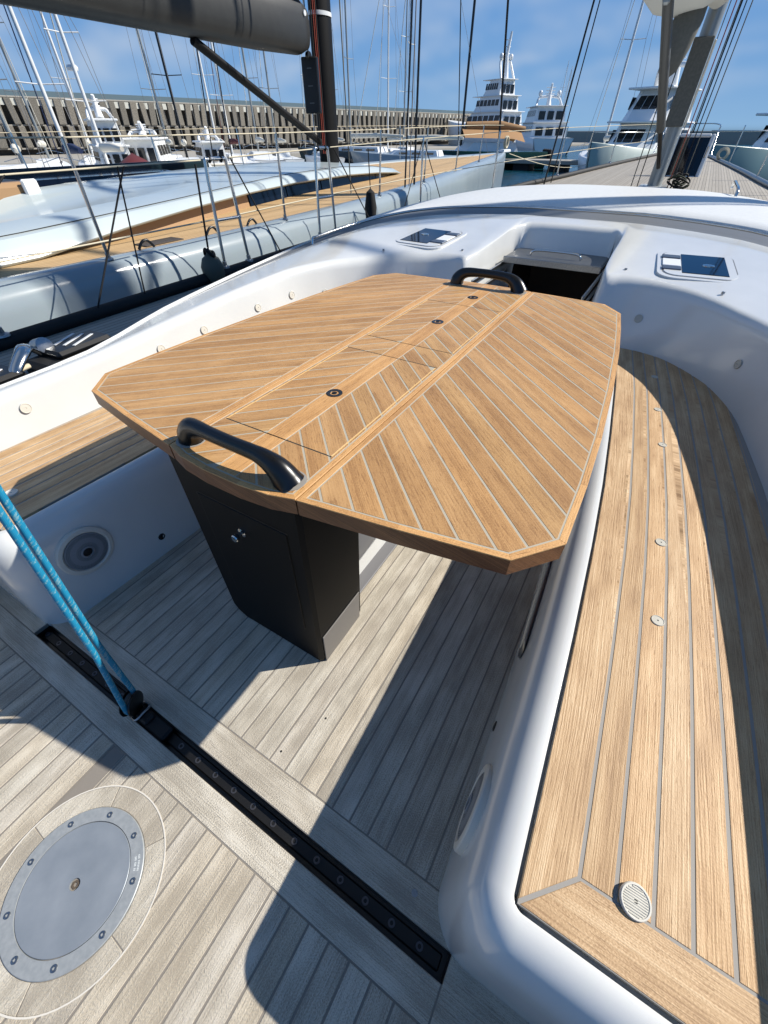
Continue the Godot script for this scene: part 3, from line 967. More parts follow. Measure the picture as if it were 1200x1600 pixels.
# stations from aft to the middle of the companionway: back foot, crest, shoulder edge, band edge, deck edge
func stations() -> Array:
	return [
		[Vector3(1.255, 0.36, 1.6), Vector3(1.272, 0.515, 1.6), Vector3(1.385, 0.53, 1.6), Vector3(1.405, 0.53, 1.6), Vector3(1.46, 0.25, 1.6)],
		[Vector3(1.255, 0.36, 0.5), Vector3(1.272, 0.52, 0.5), Vector3(1.385, 0.535, 0.5), Vector3(1.405, 0.535, 0.5), Vector3(1.46, 0.25, 0.5)],
		[Vector3(1.255, 0.36, -0.3), Vector3(1.270, 0.53, -0.32), Vector3(1.39, 0.545, -0.33), Vector3(1.41, 0.545, -0.33), Vector3(1.47, 0.25, -0.33)],
		[Vector3(1.250, 0.36, -0.8), Vector3(1.268, 0.55, -0.84), Vector3(1.40, 0.558, -0.88), Vector3(1.425, 0.558, -0.88), Vector3(1.50, 0.26, -0.88)],
		[Vector3(1.237, 0.36, -1.2), Vector3(1.260, 0.585, -1.28), Vector3(1.52, 0.588, -1.40), Vector3(1.56, 0.586, -1.40), Vector3(1.67, 0.27, -1.42)],
		[Vector3(1.206, 0.36, -1.57), Vector3(1.245, 0.62, -1.62), Vector3(1.56, 0.628, -1.98), Vector3(1.64, 0.624, -2.02), Vector3(1.78, 0.28, -2.2)],
		[Vector3(1.146, 0.36, -2.02), Vector3(1.205, 0.655, -1.97), Vector3(1.54, 0.672, -2.50), Vector3(1.68, 0.664, -2.62), Vector3(1.90, 0.29, -3.5)],
		[Vector3(1.095, 0.36, -2.20), Vector3(1.165, 0.668, -2.14), Vector3(1.51, 0.698, -2.78), Vector3(1.68, 0.690, -2.98), Vector3(1.99, 0.31, -4.6)],
		[Vector3(1.027, 0.36, -2.356), Vector3(1.11, 0.679, -2.29), Vector3(1.46, 0.720, -3.03), Vector3(1.64, 0.716, -3.32), Vector3(2.02, 0.345, -5.7)],
		[Vector3(0.93, 0.36, -2.48), Vector3(1.035, 0.684, -2.43), Vector3(1.37, 0.745, -3.30), Vector3(1.54, 0.745, -3.66), Vector3(1.97, 0.39, -6.8)],
		[Vector3(0.817, 0.36, -2.58), Vector3(0.93, 0.687, -2.575), Vector3(1.23, 0.765, -3.53), Vector3(1.38, 0.772, -3.92), Vector3(1.80, 0.43, -7.8)],
		[Vector3(0.70, 0.36, -2.615), Vector3(0.80, 0.69, -2.70), Vector3(1.03, 0.78, -3.70), Vector3(1.15, 0.795, -4.10), Vector3(1.55, 0.46, -8.6)],
		[Vector3(0.56, 0.36, -2.62), Vector3(0.63, 0.693, -2.785), Vector3(0.78, 0.79, -3.80), Vector3(0.87, 0.81, -4.20), Vector3(1.20, 0.475, -9.1)],
		[Vector3(0.44, 0.36, -2.62), Vector3(0.49, 0.698, -2.79), Vector3(0.56, 0.797, -3.85), Vector3(0.62, 0.818, -4.25), Vector3(0.88, 0.48, -9.35)],
		[Vector3(0.372, 0.30, -2.65), Vector3(0.415, 0.70, -2.75), Vector3(0.47, 0.799, -3.87), Vector3(0.52, 0.82, -4.27), Vector3(0.74, 0.48, -9.4)],
		[Vector3(0.345, 0.0, -2.72), Vector3(0.385, 0.707, -2.86), Vector3(0.42, 0.80, -3.88), Vector3(0.46, 0.821, -4.275), Vector3(0.65, 0.48, -9.42)],
		[Vector3(0.340, 0.0, -3.0), Vector3(0.372, 0.727, -3.12), Vector3(0.385, 0.80, -3.885), Vector3(0.42, 0.822, -4.28), Vector3(0.58, 0.48, -9.43)],
		[Vector3(0.340, 0.0, -3.5), Vector3(0.366, 0.757, -3.52), Vector3(0.35, 0.80, -3.89), Vector3(0.38, 0.822, -4.285), Vector3(0.5, 0.48, -9.44)],
		[Vector3(0.325, 0.60, -3.60), Vector3(0.325, 0.772, -3.665), Vector3(0.30, 0.80, -3.89), Vector3(0.32, 0.822, -4.285), Vector3(0.42, 0.48, -9.45)],
		[Vector3(0.28, 0.60, -3.62), Vector3(0.28, 0.776, -3.70), Vector3(0.25, 0.80, -3.892), Vector3(0.26, 0.822, -4.288), Vector3(0.34, 0.48, -9.46)],
		[Vector3(0.0, 0.60, -3.63), Vector3(0.0, 0.778, -3.71), Vector3(0.0, 0.80, -3.895), Vector3(0.0, 0.823, -4.29), Vector3(0.0, 0.48, -9.47)],
	]

var coam_face := []   # [point, normal] along the inner face, starboard then port, for the caps

func build_moulding() -> void:
	var S := stations()
	for i in 9:
		var up: float = [0.045, 0.045, 0.045, 0.045, 0.042, 0.038, 0.03, 0.02, 0.01][i]
		S[i][1].y += up
	var full := []
	for q in S:
		full.append(q)
	for i in range(S.size() - 2, -1, -1):
		var m := []
		for p in S[i]:
			m.append(Vector3(-p.x, p.y, p.z))
		full.append(m)
	# refine along the path
	var fine := []
	for i in full.size() - 1:
		var steps := 3
		for k in steps:
			var t := float(k) / steps
			var row := []
			for c in 5:
				var p0: Vector3 = full[max(i - 1, 0)][c]; var p1: Vector3 = full[i][c]; var p2: Vector3 = full[i + 1][c]; var p3: Vector3 = full[min(i + 2, full.size() - 1)][c]
				var q := p1.cubic_interpolate(p2, p0, p3, t)
				var l := p1.lerp(p2, t)
				row.append(l.lerp(q, 0.75))
			fine.append(row)
	fine.append(full[full.size() - 1])
	var inner := []; var band := []; var outer := []
	for r in fine:
		var B: Vector3 = r[0]; var K: Vector3 = r[1]; var O: Vector3 = r[2]; var U: Vector3 = r[3]; var D: Vector3 = r[4]
		var row := PackedVector3Array()
		var h := K - B
		var rad: float = clampf(h.length() * 0.26, 0.03, 0.05)
		row.append(B + Vector3(0, -0.02, 0))
		row.append(B)
		row.append(B.lerp(K, 0.35))
		var a := K - h.normalized() * rad
		var toO := O - K
		var b := K + toO.normalized() * rad * 1.1
		for k in 8:
			var t := k / 7.0
			row.append(a.lerp(K, t).lerp(K.lerp(b, t), t))
		for k in range(1, 7):
			var t := k / 6.0
			var p := b.lerp(O, t)
			row.append(p)
		var out := Vector3(U.x - O.x, 0, U.z - O.z).normalized()
		row.append(O + out * 0.006 - Vector3(0, 0.004, 0))
		row.append(O + out * 0.009 - Vector3(0, 0.022, 0))
		inner.append(row)
		var br := PackedVector3Array()
		var O2 := O - Vector3(0, 0.014, 0) + out * 0.004
		var U2 := U - Vector3(0, 0.012, 0) - out * 0.004
		for k in 5:
			var t := k / 4.0
			var p := O2.lerp(U2, t)
			p.y -= 0.016 * sin(PI * clampf(t * 1.6, 0, 1)) * clampf(O.distance_to(U) / 0.3, 0, 1)
			br.append(p)
		band.append(br)
		var ro := PackedVector3Array()
		ro.append(U - Vector3(0, 0.022, 0) - out * 0.006)
		ro.append(U - Vector3(0, 0.004, 0) - out * 0.004)
		var flat := Vector2(D.x - U.x, D.z - U.z).length()
		var N := 18
		var crown: float = lerpf(0.0, 0.034, clampf((flat - 1.0) / 3.5, 0, 1))
		for k in N + 1:
			var t := float(k) / N
			var p := U.lerp(D, t)
			var fall: float = pow(t, lerpf(1.6, 2.5, clampf((flat - 0.3) / 2.0, 0, 1)))
			if flat < 0.3:
				var a2 := t * PI / 2
				p = Vector3(lerpf(U.x, D.x, sin(a2)), lerpf(D.y, U.y, cos(a2)), lerpf(U.z, D.z, t))
			else:
				p.y = lerpf(U.y, D.y, fall) + crown * 4.0 * t * (1 - t) * (1 - t) * 1.7
			ro.append(p)
		outer.append(ro)
	var st := st_new()
	grid(st, inner, true)
	var mo := put(st, "cockpit_coaming", M.gel)
	struct_(mo)
	st = st_new()
	grid(st, outer, true)
	var roof := put(st, "coachroof", M.roof)
	struct_(roof)
	st = st_new()
	grid(st, band, true)
	var bd := put(st, "sprayhood_recess", M.band)
	struct_(bd)
	for i in range(0, fine.size()):
		var B: Vector3 = fine[i][0]; var K: Vector3 = fine[i][1]
		coam_face.append([B, K])
	# bulkhead under the coaming each side of the companionway
	for s in [-1.0, 1.0]:
		st = st_new()
		box(st, Vector3(s * 0.52, 0.18, -2.65), Vector3(0.33, 0.40, 0.05), 0.01)
		struct_(put(st, "bulkhead", M.gel))
	# companionway: dark inside
	st = st_new()
	box(st, Vector3(0, -1.0, -3.6), Vector3(1.4, 0.02, 2.2))
	box(st, Vector3(0, -0.3, -4.75), Vector3(1.4, 1.9, 0.02))
	box(st, Vector3(-0.46, -0.3, -3.75), Vector3(0.02, 1.7, 2.0))
	box(st, Vector3(0.46, -0.3, -3.75), Vector3(0.02, 1.7, 2.0))
	box(st, Vector3(0, 0.575, -4.2), Vector3(1.4, 0.02, 1.1))
	box(st, Vector3(0, -0.55, -2.66), Vector3(1.4, 0.9, 0.02))
	struct_(put(st, "companionway", M.inside))
	var cw := thing("companionway_steps", "dark companionway steps going down below the sliding hatch", "steps", Vector3(0, -1.0, -3.0))
	for k in 3:
		st = st_new()
		box(st, Vector3(0.05, 0.25 + 0.25 * (2 - k), -0.55 + 0.2 * k - 0.2), Vector3(0.5, 0.03, 0.2), 0.005)
		put(st, "tread", M.inside, cw)
	# sliding hatch
	var sl := thing("sliding_hatch", "grey sliding companionway hatch with a polished grab bar", "hatch", Vector3(0, 0.615, -3.47))
	st = st_new()
	box(st, Vector3(0, 0, -0.03), Vector3(0.655, 0.030, 0.40), 0.010)
	put(st, "lid", mottled(22, Color(0.37, 0.375, 0.38), Color(0.31, 0.315, 0.32), 0.03, 0.3, 0.2, 2.0), sl)
	st = st_new()
	box(st, Vector3(0, -0.004, 0.176), Vector3(0.655, 0.042, 0.016), 0.004)
	put(st, "front_edge", M.steel, sl)
	st = st_new()
	tube(st, smooth_path([Vector3(-0.17, 0.012, 0.06), Vector3(-0.165, 0.035, 0.06), Vector3(-0.13, 0.048, 0.055), Vector3(0, 0.05, 0.05), Vector3(0.13, 0.048, 0.055), Vector3(0.165, 0.035, 0.06), Vector3(0.17, 0.012, 0.06)]), 0.0075, 12)
	put(st, "grab_bar", M.chrome, sl)
	for s in [-1.0, 1.0]:
		for k in 2:
			st = st_new()
			box(st, Vector3(s * 0.334, -0.035 - 0.075 * k, 0.38), Vector3(0.012, 0.028, 0.74), 0.004)
			put(st, "slide_rail", M.steel, sl)
	# polished rail let into the recess
	var rail := thing("sprayhood_rail", "polished steel rail curving along the grey recess round the companionway", "rail")
	var pr := PackedVector3Array()
	for i in range(20, fine.size() - 20):
		var O: Vector3 = fine[i][2]; var U: Vector3 = fine[i][3]
		if O.distance_to(U) > 0.1:
			pr.append(O.lerp(U, 0.42) + Vector3(0, 0.022, 0))
	st = st_new()
	tube(st, pr, 0.009, 10)
	put(st, "bar", M.chrome, rail)
	for e in [0, pr.size() - 1]:
		st = st_new()
		var p: Vector3 = pr[e]
		tube(st, smooth_path([p, p + Vector3(0.012 * sign(p.x), -0.004, 0.012), p + Vector3(0.008 * sign(p.x), -0.04, 0.022)], 5), 0.0092, 10)
		put(st, "end_bend", M.chrome, rail)
	# screws with little dark heads along the shoulder
	for p in [Vector3(0.49, 0.712, -2.90), Vector3(0.955, 0.705, -2.68), Vector3(-0.49, 0.712, -2.90), Vector3(-0.955, 0.705, -2.68), Vector3(-1.25, 0.672, -2.12), Vector3(-1.34, 0.60, -1.40)]:
		st = st_new()
		lathe(st, [Vector2(0.008, -0.006), Vector2(0.0075, 0.004), Vector2(0, 0.005)], 12, Transform3D(Basis.IDENTITY, p))
		put(st, "turn_button", M.steel, mo)
	# caps along the inner faces
	for q in [[-1.0, 0.47], [-1.0, 1.06], [-1.0, 1.37], [-1.0, 1.70], [-1.0, 1.98], [1.0, 0.6], [1.0, 1.2], [1.0, 1.7]]:
		face_cap(mo, q[0], -q[1], 0)
	for q in [[-1.0, 0.70], [-1.0, 1.08], [1.0, 0.60], [1.0, 1.045]]:
		face_cap(mo, q[0], q[1], 1)

# a cap on the coaming face at a given z (mode 0) or a given |x| on its forward part (mode 1)
func face_cap(parent: Node, s: float, v: float, mode: int) -> void:
	var best := -1; var bd := 1e9
	for i in coam_face.size():
		var B: Vector3 = coam_face[i][0]
		if signf(B.x) != s:
			continue
		var d: float = abs(B.z - v) if mode == 0 else (abs(abs(B.x) - v) + (10.0 if B.z > -2.0 else 0.0))
		if mode == 0 and abs(B.x) < 1.1:
			d += 10.0
		if d < bd:
			bd = d; best = i
	var i0: int = clampi(best, 1, coam_face.size() - 2)
	var p: Vector3 = coam_face[i0][0].lerp(coam_face[i0][1], 0.62 if mode == 0 else 0.52)
	var tan_: Vector3 = coam_face[i0 + 1][0] - coam_face[i0 - 1][0]
	var up: Vector3 = coam_face[i0][1] - coam_face[i0][0]
	var n := tan_.cross(up).normalized()
	if n.dot(Vector3(0, 0.4, -1.2) - p) < 0.0:
		n = -n
	cap(parent, p + n * 0.004, n, 0.0195, "snap_cap", M.capw if s < 0 else M.plastic)

func deck_hatch(label: String, at: Vector3, turn: float, tilt: Vector2, opened: float) -> void:
	var h := thing("deck_hatch", label, "hatch", at, turn, "")
	h.rotation = Vector3(tilt.x, turn, tilt.y)
	var rr := func(w: float, l: float, r: float) -> PackedVector2Array:
		var o := PackedVector2Array()
		for q in [[1, 1, 0], [-1, 1, 1], [-1, -1, 2], [1, -1, 3]]:
			for k in 7:
				var a: float = (q[2] + k / 6.0) * PI / 2
				o.append(Vector2(q[0] * (w - r) + cos(a) * r, q[1] * (l - r) + sin(a) * r))
		return o
	var st := st_new()
	prism(st, rr.call(0.205, 0.245, 0.09), -0.03, 0.0015, 0.001)
	put(st, "flange", M.gel, h)
	st = st_new()
	var a1: PackedVector2Array = rr.call(0.180, 0.215, 0.075)
	prism(st, a1, 0.0, 0.0022, 0.0)
	put(st, "seal", M.band, h)
	st = st_new()
	prism(st, rr.call(0.174, 0.209, 0.07), 0.0, 0.0050, 0.002)
	put(st, "frame", M.gel, h)
	st = st_new()
	prism(st, inset(rect(-0.085, -0.165, 0.135, 0.165), 0.0), 0.0, 0.0075, 0.002)
	put(st, "pane", M.glass, h)
	for k in [-1, 1]:
		st = st_new()
		box(st, Vector3(-0.135, 0.0065, k * 0.10), Vector3(0.095, 0.008, 0.055), 0.003)
		put(st, "hinge", mat(Color(0.32, 0.36, 0.42), 0.4, 0.4), h)
	st = st_new()
	box(st, Vector3(-0.135, 0.0058, 0), Vector3(0.090, 0.005, 0.12), 0.002)
	put(st, "hinge_plate", M.white, h)
	st = st_new()
	lathe(st, [Vector2(0.030, 0), Vector2(0.029, 0.004), Vector2(0.012, 0.006), Vector2(0, 0.006)], 24, Transform3D(Basis(Vector3(1, 0, 0), Vector3.UP, Vector3(0, 0, 0.62)), Vector3(0.045, 0.0073, 0.02)))
	put(st, "latch", M.chrome, h)

func build_decks() -> void:
	var rows := []; var hullp := []; var hulls := []
	var z := 2.6
	while z > -25.3:
		var hb := lut(HB, z); var yd := lut(YD, z)
		var row := PackedVector3Array()
		for k in 13:
			var x: float = lerpf(-hb, hb, k / 12.0)
			row.append(Vector3(x, yd + 0.03 * (1 - pow(x / hb, 2)), z))
		rows.append(row)
		hullp.append(PackedVector3Array([Vector3(-hb, yd, z), Vector3(-hb - 0.01, yd - 0.2, z), Vector3(-hb * 0.97, yd - 1.2, z), Vector3(-hb * 0.85, WATER - 0.3, z)]))
		hulls.append(PackedVector3Array([Vector3(hb, yd, z), Vector3(hb + 0.01, yd - 0.2, z), Vector3(hb * 0.97, yd - 1.2, z), Vector3(hb * 0.85, WATER - 0.3, z)]))
		z -= 0.6
	# side decks and foredeck: the strip under cockpit and coachroof is left open
	var st := st_new()
	st.set_smooth_group(0)
	for i in rows.size() - 1:
		var zc: float = (rows[i][0].z + rows[i + 1][0].z) * 0.5
		for k in 12:
			var xm: float = abs((rows[i][k].x + rows[i][k + 1].x) * 0.5)
			if zc > -6.0 and xm < 1.2:
				continue
			var a: Vector3 = rows[i][k]; var b: Vector3 = rows[i][k + 1]; var c: Vector3 = rows[i + 1][k + 1]; var d: Vector3 = rows[i + 1][k]
			quad(st, a, b, c, d, Vector3.UP, Vector2(a.x, a.z), Vector2(b.x, b.z), Vector2(c.x, c.z), Vector2(d.x, d.z))
	var dk := put(st, "teak_deck", M.deck_far)
	struct_(dk)
	st = st_new()
	grid(st, hullp)
	grid(st, hulls, true)
	struct_(put(st, "hull", M.gel))
	for s in [-1.0, 1.0]:
		var pts := PackedVector3Array()
		z = 2.6
		while z > -25.2:
			pts.append(Vector3(s * (lut(HB, z) - 0.02), lut(YD, z) + 0.035, z))
			z -= 0.6
		st = st_new()
		tube(st, pts, 0.045, 8)
		tag(put(st, "toe_rail", M.rubber if s < 0 else M.alumast), "dark toe rail along the deck edge beside the grey yacht" if s < 0 else "grey toe rail along the sunlit edge of the foredeck", "toe rail")

# ---------------------------------------------------------------- own rig and rails
func rod(parent: Node, called: String, a: Vector3, b: Vector3, r: float, m: Material, sides := 8) -> MeshInstance3D:
	var st := st_new()
	tube(st, PackedVector3Array([a, b]), r, sides)
	return put(st, called, m, parent)

func wire(label: String, a: Vector3, b: Vector3, r: float, m: Material, called := "rigging_wire", sag := 0.0, group := "") -> void:
	var st := st_new()
	var pts := PackedVector3Array()
	var n := 2 if sag == 0.0 else 13
	for k in n:
		var t := float(k) / (n - 1)
		pts.append(a.lerp(b, t) - Vector3(0, sag * 4 * t * (1 - t), 0))
	tube(st, pts, r, 6)
	tag(put(st, called, m), label, "rope" if called.contains("rope") or called.contains("lashing") else "wire", group)

func stanchion(label: String, at: Vector3, h: float, lean := Vector3.ZERO, r := 0.0135) -> void:
	var s := thing("stanchion", label, "stanchion", at)
	rod(s, "post", Vector3.ZERO, Vector3(0, h, 0) + lean, r, M.chrome, 12)
	var st := st_new()
	lathe(st, [Vector2(0.045, 0), Vector2(0.042, 0.012), Vector2(0.022, 0.02), Vector2(0.020, 0.05), Vector2(0.0, 0.05)], 16)
	put(st, "socket", M.steel, s)
	st = st_new()
	lathe(st, [Vector2(0.0, 0.02), Vector2(0.012, 0.015), Vector2(0.016, 0), Vector2(0.016, -0.02)], 12, Transform3D(Basis.IDENTITY, Vector3(0, h, 0) + lean))
	put(st, "top_cap", M.chrome, s)

func gate(label: String, at: Vector3, w: float, h: float) -> void:
	var g := thing("gate_stanchion", label, "stanchion", at)
	var st := st_new()
	tube(st, smooth_path([Vector3(0, 0, w / 2), Vector3(0, h * 0.6, w * 0.42), Vector3(0, h - 0.03, w * 0.36), Vector3(0, h, w * 0.28), Vector3(0, h, -w * 0.28), Vector3(0, h - 0.03, -w * 0.36), Vector3(0, h * 0.6, -w * 0.42), Vector3(0, 0, -w / 2)], 5), 0.0135, 12)
	put(st, "hoop", M.chrome, g)
	rod(g, "crossbar", Vector3(0, h * 0.47, w * 0.42), Vector3(0, h * 0.47, -w * 0.5), 0.0115, M.chrome, 10)
	for s in [-1, 1]:
		st = st_new()
		lathe(st, [Vector2(0.04, 0), Vector2(0.038, 0.012), Vector2(0.02, 0.02), Vector2(0.019, 0.05), Vector2(0, 0.05)], 14, Transform3D(Basis.IDENTITY, Vector3(0, 0, s * w / 2)))
		put(st, "socket", M.steel, g)
		st = st_new()
		tube(st, smooth_path([Vector3(0.016, h, s * w * 0.2), Vector3(0, h + 0.018, s * w * 0.2), Vector3(-0.016, h, s * w * 0.2), Vector3(0, h - 0.018, s * w * 0.2), Vector3(0.016, h, s * w * 0.2)], 3), 0.008, 6, false)
		put(st, "lashing", M.rope_black, g)

func build_rig() -> void:
	# mast
	var mp := Vector3(0.06, 0.50, -10.6)
	var ms := thing("yacht_mast", "tall light grey mast rising from the foredeck, canvas panel on its aft face", "mast", mp)
	var st := st_new()
	var rows := []
	for y in [0.0, 32.0]:
		var row := PackedVector3Array()
		for k in 21:
			var a := TAU * k / 20
			row.append(Vector3(cos(a) * 0.115, y, sin(a) * 0.17))
		rows.append(row)
	grid(st, rows, true)
	put(st, "spar", M.alumast, ms)
	st = st_new()
	box(st, Vector3(0, 0.03, 0), Vector3(0.5, 0.06, 0.6), 0.02)
	put(st, "collar", M.gel, ms)
	st = st_new()
	box(st, Vector3(-0.02, 1.32, 0.19), Vector3(0.27, 0.98, 0.025), 0.01, Transform3D(Basis(Vector3.UP, 0.0), Vector3.ZERO))
	put(st, "canvas_panel", M.canvas, ms)
	st = st_new()
	box(st, Vector3(0.14, 1.30, 0.185), Vector3(0.03, 0.95, 0.03), 0.01)
	put(st, "luff_edge", M.cream, ms)
	for k in 3:
		var y := 8.0 + 8.0 * k
		rod(ms, "spreader", Vector3(-1.6 + 0.3 * k, y, 0.3), Vector3(0, y, 0), 0.05, M.alumast)
		rod(ms, "spreader", Vector3(1.6 - 0.3 * k, y, 0.3), Vector3(0, y, 0), 0.05, M.alumast)
	# boom, swung a little to port
	var g := Vector3(0.04, 2.62, -10.38)
	var e := Vector3(0.0, 2.68, 0.6)
	var bm := thing("boom", "white underside of the boom with the folded mainsail above the coachroof", "boom", g)
	st = st_new()
	var ax := (e - g).normalized()
	var sx := Vector3.UP.cross(ax).normalized()
	rows = []
	for t in [0.0, 0.02, 0.05, 0.5, 0.97, 1.0]:
		var row := PackedVector3Array()
		var c := (e - g) * float(t)
		var w: float = 0.30 if t > 0.03 and t < 0.99 else (0.22 if t > 0.01 and t < 0.995 else 0.14)
		for k in 25:
			var a := TAU * k / 24
			row.append(c + sx * cos(a) * w + Vector3.UP * (sin(a) * (0.16 if sin(a) < 0 else 0.28) + 0.10))
		rows.append(row)
	grid(st, rows, true)
	put(st, "boom_spar", M.sail, bm)
	st = st_new()
	rows = []
	for t in [0.01, 0.2, 0.5, 0.8, 0.96]:
		var row := PackedVector3Array()
		var c := (e - g) * float(t)
		var hh: float = lerpf(0.95, 0.45, t)
		for q in [[-0.20, 0.22], [-0.22, 0.4], [-0.15, 0.55], [0.0, 0.62], [0.15, 0.55], [0.22, 0.4], [0.20, 0.22]]:
			row.append(c + sx * q[0] + Vector3.UP * (0.2 + hh * (q[1] - 0.2)))
		rows.append(row)
	grid(st, rows, true)
	put(st, "sail_cover", M.canvas, bm)
	st = st_new()
	lathe(st, [Vector2(0, -0.30), Vector2(0.22, -0.24), Vector2(0.36, -0.08), Vector2(0.38, 0.1), Vector2(0.25, 0.3), Vector2(0, 0.36)], 24, Transform3D(Basis(Vector3(1.45, 0, 0), Vector3.UP, Vector3(0, 0, 1.5)), Vector3(-0.40, 0.10, 0.75)))
	put(st, "sail_bundle", M.sail, bm)
	# canvas bag hung under the gooseneck
	st = st_new()
	var c0 := Vector3(-0.22, -0.05, 0.75)
	rows = []
	for q in [[0.0, 0.17, 0.03], [-0.18, 0.19, 0.08], [-0.45, 0.17, 0.09], [-0.66, 0.12, 0.06], [-0.72, 0.05, 0.02]]:
		var row := PackedVector3Array()
		for k in 17:
			var a := TAU * k / 16
			row.append(c0 + Vector3(cos(a) * q[1] + q[0] * 0.10, q[0], sin(a) * q[2] * 2.0))
		rows.append(row)
	grid(st, rows)
	put(st, "hanging_bag", M.canvas, bm)
	# vang strut
	var va := thing("boom_vang", "dark grey strut slanting from the mast foot up to the boom", "strut", mp + Vector3(-0.02, 0.32, 0.22))
	var vt := Vector3(-0.42, 2.52, -8.55) - va.position
	rod(va, "rod", Vector3.ZERO, vt * 0.45, 0.035, M.black, 12)
	rod(va, "sleeve", vt * 0.28, vt, 0.062, mat(Color(0.26, 0.265, 0.26), 0.45), 14)
	st = st_new()
	box(st, vt * 0.98, Vector3(0.08, 0.16, 0.12), 0.02)
	put(st, "head_fitting", M.alumast, va)
	# halyards down the mast
	for q in [[0.19, 0.16, M.rope_grey], [0.24, 0.10, M.rope_black], [0.29, 0.06, M.rope_grey], [-0.17, 0.2, M.rope_black], [-0.24, 0.14, M.rope_grey], [0.155, 0.24, M.rope_red]]:
		wire("halyard led down beside the light grey mast to the deck", mp + Vector3(q[0] * 1.5, 0.02, q[1] + 0.05), mp + Vector3(q[0] * 0.6, 26.0, q[1]), 0.0085, q[2], "halyard_rope", 0.0, "halyards of the light grey mast")
	# coil of rope at the foot
	var co := thing("rope_coil", "heap of coiled green and black rope at the foot of the mast", "rope coil", mp + Vector3(0.38, 0.03, 0.25))
	for k in 7:
		st = st_new()
		var pts := PackedVector3Array()
		var rr := 0.10 + 0.02 * (k % 3)
		for j in 16:
			var a := TAU * j / 16
			pts.append(Vector3(cos(a) * rr + 0.05 * sin(k * 2.1), 0.02 + 0.028 * k + 0.03 * sin(a * 2 + k), sin(a) * rr + 0.05 * cos(k * 1.7)))
		tube(st, pts, 0.013, 6, false, true)
		put(st, "loop", M.rope_black if k % 2 == 0 else mat(Color(0.13, 0.17, 0.11), 0.85), co)
	# shrouds
	for s in [-1.0, 1.0]:
		for k in 2:
			var z := -10.45 - 0.35 * k
			var sb := Vector3(s * (lut(HB, z) - 0.18), lut(YD, z), z)
			wire("dark shroud from the deck edge %s up to the mast" % ("by the grey motor yacht" if s > 0 else "by the open water"), sb, Vector3(s * 1.25, 8.5, -10.4), 0.016 if k == 0 else 0.010, M.black, "shroud_wire", 0.0, "shrouds of the light grey mast")
	# forestay
	wire("dark forestay running up from the bow", Vector3(0, 0.75, -24.2), Vector3(0.06, 30, -10.8), 0.025, M.black, "forestay_wire")
	wire("pair of rods above the bow, first", Vector3(-0.15, 0.7, -19.5), Vector3(0.06, 24, -10.8), 0.012, M.rope_grey, "inner_forestay_wire")
	# raised foredeck hatch
	var fh := thing("foredeck_hatch", "dark glazed foredeck hatch propped open with a pale frame", "hatch", Vector3(0.36, 0.56, -13.0))
	var b := Basis(Vector3.RIGHT, -1.25)
	st = st_new()
	for q in [[Vector3(0.21, 0, -0.27), Vector3(0.05, 0.05, 0.60)], [Vector3(-0.21, 0, -0.27), Vector3(0.05, 0.05, 0.60)], [Vector3(0, 0, -0.55), Vector3(0.37, 0.05, 0.05)], [Vector3(0, 0, 0.01), Vector3(0.37, 0.05, 0.05)]]:
		box(st, q[0], q[1], 0.015, Transform3D(b.inverse(), Vector3.ZERO))
	put(st, "frame", M.mastwhite, fh)
	st = st_new()
	box(st, Vector3(0, 0, -0.27), Vector3(0.38, 0.02, 0.52), 0.0, Transform3D(b.inverse(), Vector3.ZERO))
	put(st, "pane", M.glass, fh)
	fh.scale = Vector3(1.55, 1.25, 1.25)
	rod(fh, "stay", Vector3(0.2, 0.4, 0.05), Vector3(0.2, 0.0, -0.25), 0.008, M.chrome)
	# small roof hatches and rails on the coachroof, seen from the side
	var rl := thing("roof_handrail", "low pale handrail on the far edge of the coachroof", "handrail", Vector3(1.05, 0.80, -6.6))
	st = st_new()
	tube(st, smooth_path([Vector3(0, 0, 0.55), Vector3(0, 0.06, 0.48), Vector3(0, 0.065, 0), Vector3(0, 0.06, -0.48), Vector3(0, 0, -0.55)], 5), 0.014, 10)
	put(st, "bar", M.chrome, rl)

	# port rail
	var px := func(z: float) -> Vector3: return Vector3(-(lut(HB, z) - 0.02), lut(YD, z) + 0.07, z)
	stanchion("upright steel stanchion on the toe rail next to the rope clutches", px.call(-1.0), 0.74)
	gate("steel gate hoop with crossbar on the toe rail beside the olive fender", px.call(-3.02), 0.30, 0.74)
	gate("steel gate hoop with crossbar on the toe rail near the companionway", px.call(-4.42), 0.30, 0.74)
	stanchion("steel stanchion on the toe rail abreast of the coachroof", px.call(-6.5), 0.74)
	stanchion("steel stanchion on the toe rail just aft of the shrouds", px.call(-8.6), 0.74)
	stanchion("steel stanchion at the edge of the open harbour water", px.call(-11.5), 0.74)
	stanchion("steel stanchion before the light grey motor yacht's bow", px.call(-15.5), 0.74)
	var zs := [2.0, -1.0, -2.87, -3.17, -4.27, -4.57, -6.5, -8.6, -11.5, -15.5, -20.0]
	for lv in [0.74, 0.36]:
		for seg in [[0, 1, 2], [3, 4], [5, 6, 7], [7, 8, 9, 10]]:
			st = st_new()
			var pts := PackedVector3Array()
			for k in seg:
				var p: Vector3 = px.call(zs[k])
				pts.append(p + Vector3(0, lv, 0))
			tube(st, pts, 0.0055, 6)
			var hi: bool = lv > 0.5
			tag(put(st, "lifeline", M.rope_cream), "%s cream lifeline %s" % ["upper" if hi else "lower", ["from the clutches' stanchion to the gate hoop with the fender", "between the two steel gate hoops", "from the second gate hoop to the shrouds", "along the foredeck above open water"][[0, 3, 5, 7].find(seg[0])]], "lifeline")
	# starboard rail forward
	var sxp := func(z: float) -> Vector3: return Vector3(lut(HB, z) - 0.02, lut(YD, z) + 0.04, z)
